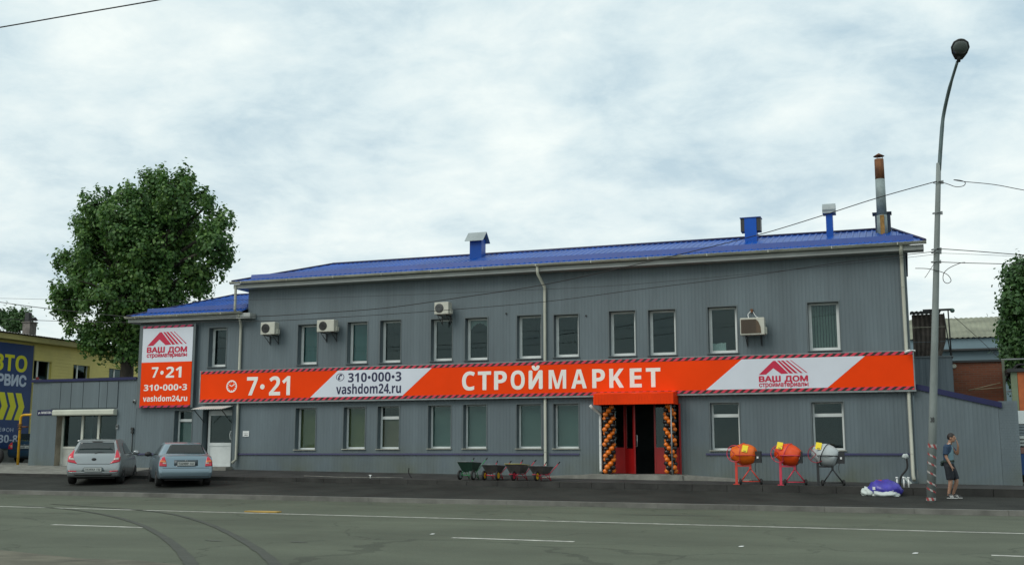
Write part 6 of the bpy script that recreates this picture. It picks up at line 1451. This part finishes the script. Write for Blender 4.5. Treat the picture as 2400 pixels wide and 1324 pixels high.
def tree(label, base, lobes, nclump, nleaf, lsize, crad, m, trunk_r, seed, name='leafy_tree', group='trees behind the buildings'):
    """lobes: (centre, radius) of bough masses; leaves sit in clumps towards the outside of every lobe"""
    rnd = random.Random(seed); r = root(name, label, 'tree', base, 0, group); base = Vector(base); mb = MB(); vs = []; fs = []
    tot = sum(rd ** 2 for _, rd in lobes); tips = []
    for c, rd in lobes:
        c = Vector(c)
        nc = max(3, int(nclump * rd ** 2 / tot))
        for ci in range(nc + 9):
            d = Vector((rnd.gauss(0, 1), rnd.gauss(0, 1), rnd.gauss(0, 1))).normalized(); p = c + d * rd * (rnd.random() ** .45)
            cr_ = crad * rnd.uniform(.6, 1.25); up_ = rnd.uniform(.8, 1.4); nl = nleaf
            if ci >= nc:      # sprigs reaching out of the bough, mostly upwards
                d = (d + Vector((0, 0, .7))).normalized(); p = c + d * rd * rnd.uniform(1.0, 1.28) + d * .1; cr_ = crad * rnd.uniform(.4, .65); up_ = 1.9; nl = nleaf // 2
            tips.append((p, c))
            for _k in range(nl):
                e_ = Vector((rnd.gauss(0, .5), rnd.gauss(0, .5), rnd.gauss(0, .5) * up_)); q = p + e_ * cr_
                nrm = (e_.normalized() * 1.1 + (p - c).normalized() * .6 + Vector((rnd.gauss(0, .55), rnd.gauss(0, .55), rnd.gauss(.35, .55)))).normalized(); a_ = nrm.cross(Vector((rnd.gauss(0, 1), rnd.gauss(0, 1), rnd.gauss(0, 1)))).normalized(); b_ = nrm.cross(a_); s = lsize * rnd.uniform(.6, 1.25)
                i0 = len(vs); vs += [q - a_ * s * .5, q + b_ * s * .42, q + a_ * s * .6, q - b_ * s * .42]; fs.append((i0, i0 + 1, i0 + 2, i0 + 3))
    mb.add([v_ - base for v_ in vs], fs, False)
    me = bpy.data.meshes.new('crown'); me.from_pydata([tuple(v_) for v_ in mb.v], [], mb.f); me.update(); link_mesh('crown', me, m, r)
    tb = MB(); top = max(lobes, key=lambda q: q[0][2])[0]; cen = sum((Vector(c) for c, _ in lobes), Vector()) / len(lobes)
    mid = Vector((base.x * .7 + cen.x * .3, base.y, base.z + (cen.z - base.z) * .55)); tb.tube([v_ - base for v_ in spline([base - Vector((0, 0, .2)), mid, cen, Vector(top)], 5)], [trunk_r * (1 - .9 * k / 15) for k in range(16)], 10)
    for c, rd in lobes: 
        t_ = rnd.uniform(.2, .7); s0 = mid.lerp(cen, t_); c = Vector(c); tb.tube([v_ - base for v_ in spline([s0, s0.lerp(c, .5) + Vector((0, 0, .3)), c], 4)], [trunk_r * .42 * (1 - .75 * k / 8) for k in range(9)], 7)
    for p, c in tips[::2]: tb.tube([c - base, c.lerp(p, .6) + Vector((0, 0, .1)) - base, p - base], [trunk_r * .12, trunk_r * .08, trunk_r * .04], 4)
    part('trunk', tb, M_BARK, r); return r
TY = 8.0; rnd = random.Random(5)
def lobe(px, py, rpx, Y=TY, dy=0.0):
    c = at(px, py, Y + dy); e_ = at(px + rpx, py, Y + dy); return (tuple(c), abs(e_.x - c.x) * .92)
LB = [(230, 490, 30, 0), (222, 540, 42, .4), (365, 440, 32, .6), (355, 490, 46, 0), (420, 440, 30, 0), (425, 490, 44, -.4), (300, 470, 26, .2), (290, 540, 58, -1), (440, 545, 50, 1), (484, 482, 20, 0), (520, 528, 24, .3), (505, 580, 34, -.4), (522, 610, 18, .2), (205, 605, 46, -.5), (152, 615, 14, .5), (175, 645, 26, .2), (345, 610, 78, -.6), (460, 645, 46, .4), (185, 690, 42, 0), (150, 705, 20, -.6), (160, 740, 22, .4), (262, 690, 66, -1.2), (385, 700, 62, 0), (205, 785, 32, -.4), (275, 785, 46, .4), (345, 770, 52, .5), (250, 590, 56, 1.5), (400, 590, 66, 1.8), (300, 660, 76, 2.4), (305, 830, 28, 0), (235, 815, 20, -.5), (330, 545, 60, 1.2)]
bs = at(298, 870, TY); tree('large dark green poplar rising behind the annex', (bs.x, TY, z_walk(-33) - .1), [lobe(a, c, d, TY, e_) for a, c, d, e_ in LB], 880, 74, .17, .40, M_LEAF, .42, 21)
LR = [(2392, 655, 38, 0), (2372, 715, 22, -.5), (2410, 715, 50, 0), (2385, 760, 30, .4), (2365, 775, 16, 0), (2415, 790, 55, 0), (2380, 825, 26, 0), (2372, 850, 24, .2), (2396, 715, 40, .6), (2390, 800, 40, .8), (2440, 660, 60, 0), (2450, 850, 50, 0), (2400, 880, 28, .5)]
tree('dark bushy tree cut by the right border of the photo', (at(2420, 900, 12).x, 12, -.2), [lobe(a, c, d, 12, e_) for a, c, d, e_ in LR], 430, 75, .16, .38, M_LEAF2, .25, 8)
PYm = 30.0; pc = at(40, 752, PYm)
LP = [(24, 752, 12, 0), (42, 748, 13, 0), (58, 753, 12, 0), (0, 748, 12, 0), (40, 762, 16, 0), (-20, 748, 14, 0)]
tree('small distant tree top showing over the workshop roof', (pc.x, PYm, .3), [lobe(a, c, d, PYm, e_) for a, c, d, e_ in LP], 70, 60, .2, .5, M_LEAF2, .2, 3)
